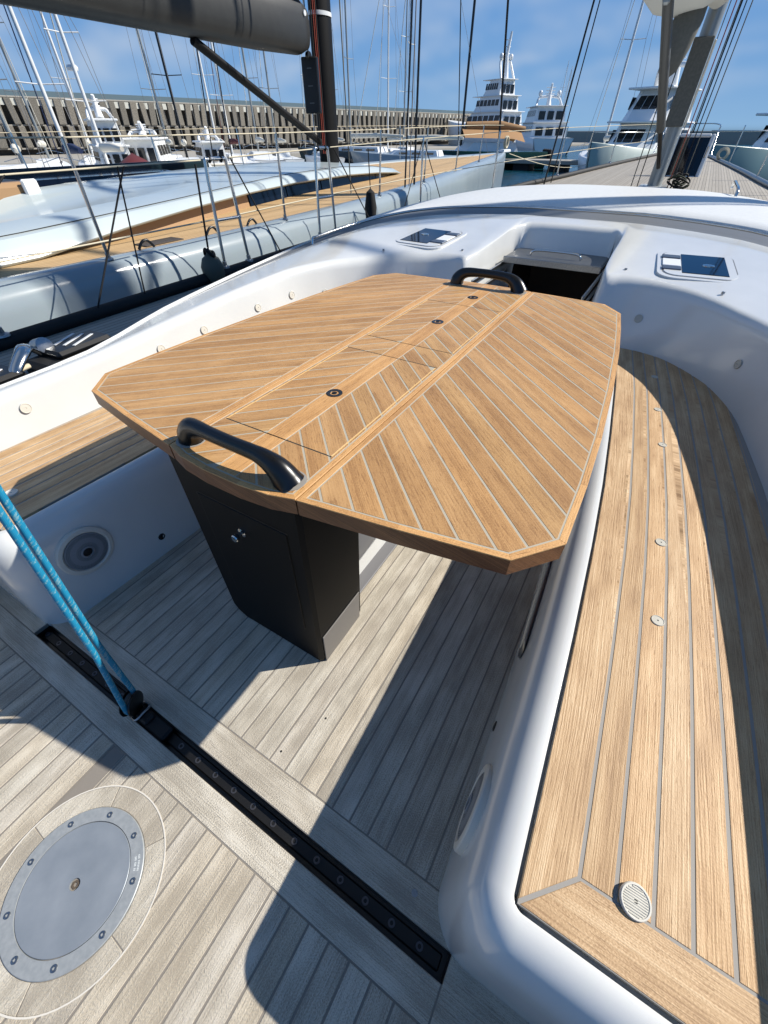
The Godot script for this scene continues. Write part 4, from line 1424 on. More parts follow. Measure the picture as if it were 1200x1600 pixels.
	for z in [-9.5, -13.0, -17.0]:
		stanchion({-9.5: "steel stanchion on the starboard toe rail nearest the coachroof", -13.0: "steel stanchion on the starboard toe rail beside the raised foredeck hatch", -17.0: "steel stanchion on the starboard toe rail next to the cream rope hank"}[z], sxp.call(z), 0.74)
	var pu := thing("bow_pulpit", "steel pulpit hoop at the bow", "pulpit", Vector3(0, 0, 0))
	st = st_new()
	tube(st, smooth_path([sxp.call(-20.5), sxp.call(-21.2) + Vector3(0.05, 0.55, 0), sxp.call(-21.5) + Vector3(0.05, 0.74, 0), Vector3(0.2, 1.5, -24.2), Vector3(-0.2, 1.5, -24.2), px.call(-21.5) + Vector3(-0.05, 0.74, 0), px.call(-21.2) + Vector3(-0.05, 0.55, 0), px.call(-20.5)], 5), 0.018, 8)
	put(st, "hoop", M.chrome, pu)
	var wr := thing("rope_hank", "cream rope hank hung on the starboard rail near the bow", "rope", Vector3(1.12, 0.80, -18.6))
	for k in 3:
		st = st_new()
		var pts := PackedVector3Array()
		for j in 20:
			var a := TAU * j / 20
			pts.append(Vector3(cos(a) * (0.14 - 0.02 * k), sin(a) * (0.14 - 0.02 * k), 0.03 * k))
		tube(st, pts, 0.02, 6, false, true)
		put(st, "loop", M.rope_cream, wr)
	# fender
	var fp: Vector3 = px.call(-2.75) + Vector3(0.03, 0.02, 0.05)
	var fe := thing("fender", "round olive fender hung by black lashing beside the gate hoop", "fender", fp)
	st = st_new()
	lathe(st, [Vector2(0, -0.10), Vector2(0.06, -0.095), Vector2(0.09, -0.04), Vector2(0.095, 0.03), Vector2(0.07, 0.09), Vector2(0.025, 0.12), Vector2(0.02, 0.15), Vector2(0, 0.15)], 20)
	put(st, "body", mat(Color(0.28, 0.29, 0.25), 0.6), fe)
	rod(fe, "lanyard", Vector3(0, 0.14, 0), Vector3(-0.02, 0.70, -0.1), 0.008, M.rope_black)
	st = st_new()
	tube(st, smooth_path([Vector3(-0.05, 0.11, 0), Vector3(0, 0.16, 0.03), Vector3(0.05, 0.11, 0), Vector3(0, 0.13, -0.04), Vector3(-0.05, 0.11, 0)], 4), 0.014, 7)
	put(st, "knot", M.rope_black, fe)
	# black lashings from lifeline to toe rail
	var lz := [[-1.45, -0.35], [-2.2, -1.6], [-2.15, -2.0], [-3.18, -3.6], [-4.62, -5.3], [-6.5, -6.0], [-6.5, -7.1]]
	for q in lz:
		wire("black lashing from the upper lifeline down to the toe rail", px.call(q[0]) + Vector3(0, 0.74, 0), px.call(q[1]) + Vector3(0.02, -0.02, 0), 0.006, M.rope_black, "lashing", 0.0, "black lashings on the port rail")
	# furled black bag and a block on the rail
	var bg := thing("rolled_bag", "black bundle tied to the toe rail below the lifeline", "bag", px.call(-5.3) + Vector3(0.0, 0, 0))
	st = st_new()
	lathe(st, [Vector2(0, 0.0), Vector2(0.06, 0.01), Vector2(0.075, 0.15), Vector2(0.05, 0.30), Vector2(0, 0.34)], 14)
	put(st, "bundle", M.rope_black, bg)
	rod(bg, "tie", Vector3(0, 0.32, 0), Vector3(0.01, 0.70, 0.05), 0.006, M.rope_black)

	# rope clutches on the side deck
	var cl := thing("rope_clutch", "black rope clutch with silver lever on the port side deck", "rope clutch", Vector3(-1.80, 0.33, -0.98), 0.10, "rope clutches on the side deck")
	st = st_new()
	box(st, Vector3(0, 0.05, 0), Vector3(0.18, 0.10, 0.34), 0.02)
	put(st, "housing", M.rubber, cl)
	st = st_new()
	box(st, Vector3(0, 0.112, -0.02), Vector3(0.13, 0.03, 0.24), 0.012)
	put(st, "lid", M.black, cl)
	for k in 3:
		st = st_new()
		box(st, Vector3(-0.045 + k * 0.04, 0.1285, -0.03), Vector3(0.012, 0.003, 0.13), 0.001, Transform3D(Basis(Vector3.UP, 0.4), Vector3.ZERO))
		put(st, "stripe", M.mastwhite, cl)
	st = st_new()
	tube(st, smooth_path([Vector3(-0.05, 0.11, 0.10), Vector3(-0.04, 0.15, 0.14), Vector3(0.0, 0.15, 0.18), Vector3(0.03, 0.12, 0.24), Vector3(0.05, 0.11, 0.26)], 4), [0.022, 0.023, 0.024, 0.024, 0.025, 0.026, 0.026, 0.026, 0.025, 0.024, 0.023, 0.022, 0.021, 0.02, 0.018, 0.016, 0.014], 10, true, false, 0.5)
	put(st, "lever", M.chrome, cl)
	st = st_new()
	lathe(st, [Vector2(0.03, -0.03), Vector2(0.03, 0.03), Vector2(0.0, 0.035)], 16, face_to(Vector3(1, 0.3, 0), Vector3(-0.06, 0.13, 0.08)))
	put(st, "pivot", M.steel, cl)
	cl.scale = Vector3(1.25, 1.25, 1.25)
	var c2 := cl.duplicate()
	c2.name = numbered("rope_clutch")
	add_child(c2)
	c2.position = Vector3(-1.76, 0.32, -0.52)
	c2.set_meta("label", "black rope clutch with silver lever nearer the cockpit's aft end, cream rope through it")
	st = st_new()
	box(st, Vector3(-0.06, -0.012, 0.12), Vector3(0.34, 0.05, 0.95), 0.02)
	put(st, "tray", M.black, cl)
	st = st_new()
	box(st, Vector3(0.10, 0.02, -0.50), Vector3(0.26, 0.08, 0.40), 0.03)
	put(st, "fairing", M.gel, cl)
	for q in [[Vector3(-1.80, 0.45, -0.76), Vector3(-1.74, 0.45, -0.45), M.rope_cream, "cream"], [Vector3(-1.78, 0.43, -1.15), Vector3(-1.72, 0.40, -1.62), M.rope_grey, "grey"]]:
		wire("short %s rope tail at the rope clutches" % q[3], q[0], q[1], 0.012, q[2], "clutch_rope")
	wire("light blue rope lying along the coaming behind the clutches", Vector3(-1.55, 0.385, -0.95), Vector3(-1.52, 0.385, 0.3), 0.010, M.sheet, "tail_rope")

# ---------------------------------------------------------------- the grey yacht alongside
func build_neighbour() -> void:
	var n := thing("grey_yacht", "long grey sailing yacht with teak deck and white coachroof lying alongside", "sailing yacht", Vector3(-6.1, 0, 0))
	var tab := [[4.0, 2.80], [-1.0, 2.85], [-4.0, 2.83], [-6.5, 2.72], [-9.0, 2.42], [-12.0, 1.90], [-15.0, 1.28], [-18.0, 0.66], [-20.6, 0.06]]
	var yt := [[4.0, 0.50], [-3.0, 0.49], [-6.0, 0.53], [-10.0, 0.60], [-15.0, 0.66], [-20.6, 0.70]]
	var st := st_new()
	var dk := st_new()
	for s in [-1.0, 1.0]:
		var rows := []
		var z := 4.0
		while z > -20.7:
			var hb := lut(tab, z); var y := lut(yt, z)
			var w: float = min(1.0, hb / 0.4)
			rows.append(PackedVector3Array([Vector3(s * hb * 0.86, WATER - 0.3, z), Vector3(s * hb * 0.985, -0.9, z), Vector3(s * (hb + 0.02), y - 0.42, z), Vector3(s * (hb + 0.015), y - 0.20, z), Vector3(s * hb, y - 0.10, z), Vector3(s * (hb - 0.03 * w), y - 0.04, z), Vector3(s * (hb - 0.09 * w), y - 0.006, z), Vector3(s * (hb - 0.17 * w), y, z), Vector3(s * (hb - 0.26 * w), y - 0.008, z), Vector3(s * (hb - 0.30 * w), y - 0.03, z), Vector3(s * (hb - 0.31 * w), y - 0.06, z)]))
			z -= 0.41
		grid(st, rows, s < 0)
	put(st, "hull", M.greyboat, n)
	var rows2 := []
	var zz := 4.0
	while zz > -20.5:
		var hb: float = max(lut(tab, zz) - 0.28, 0.02)
		rows2.append(PackedVector3Array([Vector3(-hb, lut(yt, zz) - 0.05, zz), Vector3(0, lut(yt, zz) - 0.02, zz), Vector3(hb, lut(yt, zz) - 0.05, zz)]))
		zz -= 0.41
	grid(dk, rows2)
	put(dk, "teak_deck", M.deck_nb, n)
	# coachroof with an overhanging brow; x offsets are from the yacht's centreline
	var ov := [[3.0, 2.2, 0.44, 0.55], [0.5, 2.15, 0.44, 0.585], [-1.6, 2.10, 0.45, 0.64], [-2.0, 2.06, 0.455, 0.65], [-3.0, 1.92, 0.545, 0.68], [-4.0, 1.74, 0.60, 0.71], [-5.2, 1.50, 0.64, 0.75], [-6.4, 1.30, 0.665, 0.79], [-8.0, 1.20, 0.675, 0.81], [-9.2, 1.14, 0.65, 0.77], [-10.2, 1.02, 0.60, 0.69], [-10.8, 0.85, 0.54, 0.58]]
	st = st_new()
	for s in [-1.0, 1.0]:
		var rows := []
		for q in ov:
			var x: float = q[1]
			var cy: float = 0.45 if q[0] > -2.5 else (0.50 if q[0] > -3.5 else (0.66 if q[0] > -4.5 else q[3] + 0.035))
			rows.append(PackedVector3Array([Vector3(s * (x - 0.16), q[2] + 0.005, q[0]), Vector3(s * (x - 0.01), q[2], q[0]), Vector3(s * x, q[2] + 0.02, q[0]), Vector3(s * (x - 0.04), lerpf(q[2], q[3], 0.6), q[0]), Vector3(s * (x - 0.10), lerpf(q[2], q[3], 0.85), q[0]), Vector3(s * (x - 0.22), q[3], q[0]), Vector3(s * (x - 0.6), q[3] + 0.015, q[0]), Vector3(s * (x - 0.85), lerpf(q[3] + 0.015, cy, 0.35), q[0]), Vector3(s * (x - 1.0), cy, q[0]), Vector3(0, cy, q[0])]))
		for part in [[0, 2], [2, 4], [4, 6], [6, 9]]:
			var cut := []
			for r in rows:
				cut.append(r.slice(part[0], part[1] + 1))
			grid(st, cut, s < 0, 1.0, part[0] + 1)
	put(st, "coachroof", M.nbwhite, n)
	var seam := PackedVector3Array()
	for q in ov:
		if q[0] < 1.0:
			seam.append(Vector3(q[1] - 0.155, lerpf(q[2], q[3], 0.925) + 0.0015, q[0]))
	st = st_new()
	tube(st, seam, 0.004, 6)
	put(st, "roof_seam", M.dark, n)
	# cabin side below the brow: teak aft, dark panes forward
	var edge := func(z: float) -> Array:
		for i in ov.size() - 1:
			if z <= ov[i][0] and z >= ov[i + 1][0]:
				var t: float = (z - ov[i][0]) / (ov[i + 1][0] - ov[i][0])
				return [lerpf(ov[i][1], ov[i + 1][1], t), lerpf(ov[i][2], ov[i + 1][2], t)]
		return [1.0, 0.6]
	for s in [-1.0, 1.0]:
		st = st_new()
		var rows := []
		for k in 9:
			var z: float = lerpf(-2.0, -5.25, k / 8.0)
			var e: Array = edge.call(z)
			rows.append(PackedVector3Array([Vector3(s * (e[0] - 0.10), 0.40, z), Vector3(s * (e[0] - 0.15), e[1] + 0.01, z)]))
		grid(st, rows, s > 0)
		put(st, "cabin_side", M.cabin_teak, n)
		for p in 5:
			st = st_new()
			rows = []
			for k in 4:
				var z: float = lerpf(-5.28 - p * 1.02, -5.28 - (p + 1) * 1.02 + 0.03, k / 3.0)
				var e: Array = edge.call(z)
				rows.append(PackedVector3Array([Vector3(s * (e[0] - 0.10), 0.42, z), Vector3(s * (e[0] - 0.15), e[1] + 0.01, z)]))
			grid(st, rows, s > 0)
			put(st, "window_pane", M.glass, n)
	# raised white cockpit coaming further across, with a teak strip
	st = st_new()
	box(st, Vector3(-1.75, 0.60, 0.0), Vector3(1.5, 0.36, 7.4), 0.05)
	put(st, "cabin_trunk", M.cabin_teak, n)
	st = st_new()
	house(st, 0.74, -3.75, -8.0, 0.46, 0.78, 1.9, 0.0)
	var sal := put(st, "deck_saloon", M.glass, n)
	sal.position = Vector3(-1.75, 0, 0)
	st = st_new()
	box(st, Vector3(-0.96, 0.70, -3.58), Vector3(0.06, 0.22, 0.20), 0.02)
	put(st, "seat_back", M.white, n)
	st = st_new()
	box(st, Vector3(-2.45, 0.62, -2.0), Vector3(0.12, 0.46, 12.0), 0.05)
	put(st, "far_bulwark", M.navyhull, n)
	# deck fittings
	for q in [[2.62, -2.65], [2.58, -4.05], [2.60, -3.45]]:
		st = st_new()
		tube(st, smooth_path([Vector3(q[0], 0.49, q[1] + 0.08), Vector3(q[0], 0.54, q[1] + 0.03), Vector3(q[0], 0.545, q[1] - 0.03), Vector3(q[0], 0.49, q[1] - 0.08)], 3), 0.012, 7)
		put(st, "fairlead", M.black, n)
	st = st_new()
	box(st, Vector3(2.25, 0.448, -3.05), Vector3(0.20, 0.012, 0.45), 0.003)
	put(st, "deck_hatch", mat(Color(0.24, 0.20, 0.16), 0.4), n)
	# rail
	for q in [-0.2, -2.2, -4.48, -6.88, -8.92, -11.4, -14.5]:
		var x: float = lut(tab, q) - 0.10
		var s2 := thing("stanchion", "steel stanchion standing on the grey yacht's gunwale", "stanchion", Vector3(-6.1 + x, lut(yt, q) - 0.005, q), 0.0, "stanchions of the grey yacht")
		rod(s2, "post", Vector3.ZERO, Vector3(0.03, 0.76, 0), 0.0135, M.chrome, 10)
		st = st_new()
		lathe(st, [Vector2(0.035, 0), Vector2(0.033, 0.01), Vector2(0.019, 0.02), Vector2(0.018, 0.05), Vector2(0, 0.05)], 12)
		put(st, "socket", M.steel, s2)
	for q in [-0.2, -2.2, -4.48, -6.88, -8.92, -11.4, -14.5]:
		var x: float = -lut(tab, q) + 0.10
		var s2 := thing("stanchion", "steel stanchion on the far side of the grey yacht", "stanchion", Vector3(-6.1 + x, lut(yt, q) - 0.005, q), 0.0, "far stanchions of the grey yacht")
		rod(s2, "post", Vector3.ZERO, Vector3(-0.03, 0.76, 0), 0.0135, M.chrome, 8)
	for lv in [0.75]:
		for s in [1.0, -1.0]:
			st = st_new()
			var pts := PackedVector3Array()
			for q in [3.0, -0.2, -2.2, -4.48, -6.88, -8.92, -11.4, -14.5, -19.0]:
				pts.append(Vector3(-6.1 + s * (lut(tab, q) - 0.07), lut(yt, q) + lv, q))
			tube(st, pts, 0.006, 6)
			tag(put(st, "lifeline", M.rope_cream), "cream lifeline along the %s rail of the grey yacht" % ("near" if s > 0 else "far"), "lifeline")
	# mast with instruments, boom and vang
	var mp := Vector3(-6.05, 0.90, -9.05)
	var ms := thing("carbon_mast", "thick black carbon mast of the grey yacht with a display box on it", "mast", mp)
	st = st_new()
	var rows3 := []
	for y in [-0.2, 34.0]:
		var row := PackedVector3Array()
		for k in 25:
			var a := TAU * k / 24
			row.append(Vector3(cos(a) * 0.17, y, sin(a) * 0.24))
		rows3.append(row)
	grid(st, rows3, true)
	put(st, "spar", M.carbon, ms)
	st = st_new()
	lathe(st, [Vector2(0.0, 0.0), Vector2(0.215, 0.0), Vector2(0.215, 0.05), Vector2(0, 0.05)], 24, Transform3D(Basis(Vector3(0.85, 0, 0), Vector3.UP, Vector3(0, 0, 1.15)), Vector3(0, 1.85, 0)))
	put(st, "white_band", M.mastwhite, ms)
	st = st_new()
	box(st, Vector3(-0.06, 0.98, 0.48), Vector3(0.30, 0.72, 0.10), 0.015, Transform3D(Basis(Vector3.UP, 0.25), Vector3.ZERO))
	var db := put(st, "display_box", M.black, ms)
	for k in 3:
		st = st_new()
		box(st, Vector3(-0.06, 0.76 + 0.22 * k, 0.532), Vector3(0.09, 0.012, 0.004), 0.0, Transform3D(Basis(Vector3.UP, 0.25), Vector3.ZERO))
		put(st, "display_mark", mat(Color(0.35, 0.36, 0.36), 0.5), db)
	for k in 2:
		rod(ms, "bracket", Vector3(0.03, 0.72 + 0.5 * k, 0.44), Vector3(0.02, 0.72 + 0.5 * k, 0.2), 0.02, M.steel)
	for q in [[0.10, M.rope_red], [0.14, M.rope_red], [0.05, M.rope_black], [-0.08, M.rope_grey], [0.17, M.rope_black]]:
		rod(ms, "halyard", Vector3(q[0], 0.05, 0.33), Vector3(q[0] * 0.6, 12.0, 0.28), 0.009, q[1], 6)
	for k in 3:
		rod(ms, "spreader", Vector3(0.1, 9.0 + 8 * k, 0), Vector3(2.3 - 0.4 * k, 9.0 + 8 * k, 0.3), 0.05, M.carbon)
		rod(ms, "spreader", Vector3(-0.1, 9.0 + 8 * k, 0), Vector3(-2.3 + 0.4 * k, 9.0 + 8 * k, 0.3), 0.05, M.carbon)
	# a sister yacht lies to starboard, out of the picture; its mast shades the coachroof
	var sis := n.duplicate()
	sis.name = numbered("grey_yacht")
	add_child(sis)
	sis.position = Vector3(6.6, 0, 0)
	tag(sis, "grey sailing yacht lying to starboard, outside the view", "sailing yacht")
	var sm := ms.duplicate()
	sm.name = numbered("carbon_mast")
	add_child(sm)
	sm.position = Vector3(6.6, 0.9, -10.1)
	tag(sm, "black carbon mast of the yacht lying to starboard, outside the view", "mast")
	var bm := thing("grey_boom", "dark grey boom of the grey yacht crossing the sky", "boom", Vector3(-6.05, 2.58, -8.62))
	st = st_new()
	rows3 = []
	for q in [[0.0, 0.05, 0.10], [0.05, 0.12, 0.24], [0.30, 0.20, 0.32], [1.2, 0.24, 0.34], [10.5, 0.24, 0.34]]:
		var row := PackedVector3Array()
		for k in 25:
			var a := TAU * k / 24
			var ca := cos(a); var sa := sin(a)
			row.append(Vector3(signf(ca) * pow(abs(ca), 0.6) * q[1], signf(sa) * pow(abs(sa), 0.8) * q[2] - 0.02, q[0]))
		rows3.append(row)
	grid(st, rows3)
	put(st, "boom_spar", M.boomgrey, bm)
	st = st_new()
	lathe(st, [Vector2(0.035, 0), Vector2(0.033, 0.012), Vector2(0.0, 0.012)], 20, face_to(Vector3(1, 0, 0), Vector3(0.20, 0.12, 0.26)))
	put(st, "pin", M.mastwhite, bm)
	st = st_new()
	lathe(st, [Vector2(0.0, 0.035), Vector2(0.055, 0.03), Vector2(0.06, 0), Vector2(0.055, -0.03), Vector2(0, -0.035)], 20, face_to(Vector3(1, 0, 0), Vector3(0.05, -0.33, 0.06)))
	put(st, "sheave_block", M.black, bm)
	st = st_new()
	var rw := []
	for t in [0.0, 1.0]:
		var row := PackedVector3Array()
		for q in [[-0.20, 0.25], [-0.24, 0.5], [-0.12, 0.9], [0.12, 0.9], [0.24, 0.5], [0.20, 0.25]]:
			row.append(Vector3(q[0], q[1] if t < 0.5 else q[1] * 0.7, lerpf(0.25, 10.0, t)))
		rw.append(row)
	grid(st, rw)
	put(st, "sail_cover", M.boomgrey, bm)
	var vg := thing("grey_yacht_vang", "black strut from the carbon mast foot up to the dark grey boom", "strut", mp + Vector3(0, 0.22, 0.28))
	rod(vg, "tube", Vector3.ZERO, Vector3(0.02, 1.08, 2.75), 0.055, M.carbon, 12)
	st = st_new()
	box(st, Vector3(0, 0, -0.02), Vector3(0.07, 0.09, 0.14), 0.015)
	put(st, "foot_fitting", M.steel, vg)
	# shrouds
	for q in [[-8.0, 0.014], [-8.45, 0.018], [-8.2, 0.009]]:
		wire("shroud of the grey yacht rising from its near gunwale", Vector3(-6.1 + lut(tab, q[0]) - 0.12, 0.56, q[0]), Vector3(-4.0, 10.0, -8.9), q[1], M.black if q[1] > 0.01 else M.wire, "shroud_wire", 0.0, "near shrouds of the grey yacht")
	for q in [-8.1, -8.6]:
		wire("shroud of the grey yacht rising from its far gunwale", Vector3(-6.1 - lut(tab, q) + 0.12, 0.56, q), Vector3(-8.2, 10.0, -8.9), 0.012, M.black, "shroud_wire", 0.0, "far shrouds of the grey yacht")
	wire("dark furled headsail stay at the bow of the grey yacht", Vector3(-6.1, 0.85, -19.8), Vector3(-6.05, 33, -9.3), 0.035, M.black, "forestay_wire")
	wire("thin inner forestay on the grey yacht's foredeck", Vector3(-6.1, 0.7, -16.0), Vector3(-6.05, 26, -9.3), 0.014, M.black, "forestay_wire")
	wire("running backstay crossing above the grey yacht's foredeck", Vector3(-3.6, 0.6, -6.2), Vector3(-6.05, 22, -9.0), 0.008, M.rope_grey, "backstay_wire")
	var pu := thing("bow_roller", "pale anchor roller and mooring rope at the grey yacht's bow", "bow roller", Vector3(-6.1, 0.70, -20.4))
	st = st_new()
	box(st, Vector3(0, 0.02, -0.2), Vector3(0.22, 0.10, 0.9), 0.03)
	put(st, "roller_cheeks", M.white, pu)
	st = st_new()
	for k in 2:
		var pts := PackedVector3Array()
		for j in 14:
			var a := TAU * j / 14
			pts.append(Vector3(0.12 + 0.05 * k, 0.28 + sin(a) * 0.16, cos(a) * 0.16 + 0.2))
		tube(st, pts, 0.03, 6, false, true)
	put(st, "rope_hank", M.rope_cream, pu)

# ---------------------------------------------------------------- background
const EYE := Vector3(0.64, 1.27, 0.0)

func hull_mesh(len_: float, beam: float, free: float, sheer := 0.35, fine := 1.0) -> ArrayMesh:
	var st := st_new()
	var n := 16
	for s in [-1.0, 1.0]:
		var rows := []
		for i in n + 1:
			var t := float(i) / n
			var b: float = beam * 0.5 * (lerpf(0.86, 1.0, clampf(t / 0.4, 0, 1)) if t < 0.4 else pow(max(0.0, 1.0 - pow((t - 0.4) / 0.6, 2.0 * fine)), 0.8))
			b = max(b, 0.03)
			var z := len_ * 0.5 - len_ * t
			var y := free * (1.0 + sheer * t * t)
			rows.append(PackedVector3Array([Vector3(s * b * 0.72, -0.4, z + len_ * 0.05 * t * t), Vector3(s * b * 0.86, 0.15, z + len_ * 0.035 * t * t), Vector3(s * b, y, z), Vector3(s * b * 0.93, y + 0.05, z), Vector3(0, y + 0.02, z)]))
		grid(st, rows, s < 0)
	st.set_smooth_group(-1)
	var b0 := beam * 0.43
	quad(st, Vector3(-b0, free, len_ * 0.5), Vector3(b0, free, len_ * 0.5), Vector3(b0 * 0.72, -0.4, len_ * 0.5), Vector3(-b0 * 0.72, -0.4, len_ * 0.5), Vector3(0, 0, 1))
	return bake(st)

# house: tapered block with slanted front and back; corners of a plan outline
func house(st: SurfaceTool, w: float, z0: float, z1: float, y0: float, y1: float, rake_f: float, rake_a: float, tumble := 0.12, bev := 0.0) -> void:
	st.set_smooth_group(-1)
	var lo := [Vector3(-w, y0, z0), Vector3(w, y0, z0), Vector3(w, y0, z1 + w * 0.5), Vector3(w * 0.55, y0, z1), Vector3(-w * 0.55, y0, z1), Vector3(-w, y0, z1 + w * 0.5)]
	var hi := []
	for p in lo:
		var q: Vector3 = p
		q.y = y1
		q.x *= 1.0 - tumble
		q.z += -rake_a if q.z > (z0 + z1) * 0.5 else rake_f
		hi.append(q)
	var c := Vector3(0, (y0 + y1) * 0.5, (z0 + z1) * 0.5)
	for i in 6:
		var j := (i + 1) % 6
		var mid: Vector3 = (lo[i] + lo[j]) * 0.5
		quad(st, lo[i], lo[j], hi[j], hi[i], Vector3(mid.x - c.x, 0, mid.z - c.z))
	for i in range(1, 5):
		tri(st, hi[0], hi[i], hi[i + 1], Vector3.UP)
		tri(st, lo[0], lo[i], lo[i + 1], Vector3.DOWN)

func motor_yacht(called: String, label: String, at: Vector3, turn: float, len_: float, hullm: Material, decks: int, opts := {}) -> Node3D:
	var b := thing(called, label, "motor yacht" if len_ > 14 else "motorboat", Vector3(at.x, WATER, at.z), turn)
	var free: float = opts.get("free", len_ * 0.075 + 0.35)
	var beam: float = opts.get("beam", len_ * 0.25)
	inst(hull_mesh(len_, beam, free, 0.4), "hull", hullm, b, Transform3D.IDENTITY)
	var st := st_new()
	var y := free + 0.03
	var z0 := len_ * 0.34
	var z1 := -len_ * 0.18
	var w := beam * 0.40
	var hh: float = opts.get("storey", clampf(len_ * 0.07, 1.1, 2.4))
	for d in decks:
		st = st_new()
		house(st, w, z0, z1, y, y + hh, hh * 0.8, hh * 0.15)
		put(st, "deckhouse", M.white, b)
		# glazing set proud of the house sides
		var g0 := y + hh * 0.38; var g1 := y + hh * 0.78
		for s in [-1.0, 1.0]:
			var np := 4 if len_ < 20 else 6
			for k in np:
				st = st_new()
				st.set_smooth_group(-1)
				var za := lerpf(z0 - hh * 0.4, z1 + w * 0.7, (k + 0.06) / np)
				var zb := lerpf(z0 - hh * 0.4, z1 + w * 0.7, (k + 0.94) / np)
				var xa: float = s * (w * (1 - 0.12 * 0.38) + 0.02); var xb: float = s * (w * (1 - 0.12 * 0.78) + 0.02)
				quad(st, Vector3(xa, g0, za), Vector3(xa, g0, zb), Vector3(xb, g1, zb + 0.1), Vector3(xb, g1, za), Vector3(s, 0, 0))
				put(st, "window", M.glass_smoke, b)
		for k in 3:
			st = st_new()
			st.set_smooth_group(-1)
			var u0 := -0.55 + 0.37 * k; var u1 := u0 + 0.34
			var f0 := 0.38; var f1 := 0.80
			var zf0 := z1 + hh * 0.8 * f0 - 0.03; var zf1 := z1 + hh * 0.8 * f1 - 0.03
			quad(st, Vector3(w * u0, y + hh * f0, zf0), Vector3(w * u1, y + hh * f0, zf0), Vector3(w * u1 * 0.92, y + hh * f1, zf1), Vector3(w * u0 * 0.92, y + hh * f1, zf1), Vector3(0, 0.3, -1))
			put(st, "windscreen", M.glass_smoke, b)
		for k in 3:
			st = st_new()
			box(st, Vector3(w * (-0.56 + 0.56 * k), y + hh * 0.42, z0 + 0.0), Vector3(w * 0.40, hh * 0.55, 0.06))
			put(st, "aft_door", M.glass_smoke, b)
		y += hh
		st = st_new()
		box(st, Vector3(0, y + 0.05, (z0 + z1) * 0.5 + hh * 0.2), Vector3(w * 2.0, 0.12, (z0 - z1) * 0.98), 0.04)
		put(st, "deck_edge", M.white, b)
		y += 0.11
		z0 -= len_ * 0.05; z1 += len_ * 0.09; w *= 0.84
	# radar arch, mast and domes
	var mh: float = opts.get("mast", hh * 1.2)
	var zc := (z0 + z1) * 0.5 + len_ * 0.03
	for s in [-1.0, 1.0]:
		st = st_new()
		tube(st, smooth_path([Vector3(s * w, y, zc + hh * 0.5), Vector3(s * w * 0.8, y + mh * 0.35, zc), Vector3(s * w * 0.5, y + mh * 0.42, zc - 0.1), Vector3(0, y + mh * 0.44, zc - 0.1)], 4), 0.09 * hh, 7)
		put(st, "arch", M.white, b)
		if len_ < 20.0:
			continue
		st = st_new()
		lathe(st, [Vector2(0.0, -0.2), Vector2(0.16, -0.16), Vector2(0.24, 0), Vector2(0.22, 0.18), Vector2(0.12, 0.30), Vector2(0, 0.33)], 14, Transform3D(Basis.IDENTITY.scaled(Vector3.ONE * hh * 0.75), Vector3(s * w * 0.72, y + mh * 0.40 + hh * 0.2, zc)))
		put(st, "dome", M.white, b)
	st = st_new()
	tube(st, PackedVector3Array([Vector3(0, y, zc + hh * 0.3), Vector3(0, y + mh * 0.5, zc + 0.05), Vector3(0, y + mh, zc + hh * 0.25)]), [0.22 * hh, 0.15 * hh, 0.08 * hh], 10)
	put(st, "radar_mast", M.white, b)
	for k in 3:
		rod(b, "crosstree", Vector3(-w * 0.35, y + mh * (0.55 + 0.14 * k), zc + 0.1), Vector3(w * 0.35, y + mh * (0.55 + 0.14 * k), zc + 0.1), 0.03 * hh, M.white, 6)
	# bow rail
	st = st_new()
	var pts := PackedVector3Array()
	for k in 9:
		var t := k / 8.0
		var zz := lerpf(z1 - len_ * 0.05, -len_ * 0.49, 1.0 - abs(t * 2 - 1))
		var bb: float = beam * 0.45 * pow(max(0.02, 1.0 - pow(clampf((len_ * 0.5 - zz) / len_ - 0.4, 0, 0.6) / 0.6, 2)), 0.8)
		pts.append(Vector3((-1.0 if t < 0.5 else 1.0) * bb, free * 1.35 + 0.65, zz))
	tube(st, pts, 0.025, 6)
	put(st, "bow_rail", M.chrome, b)
	return b

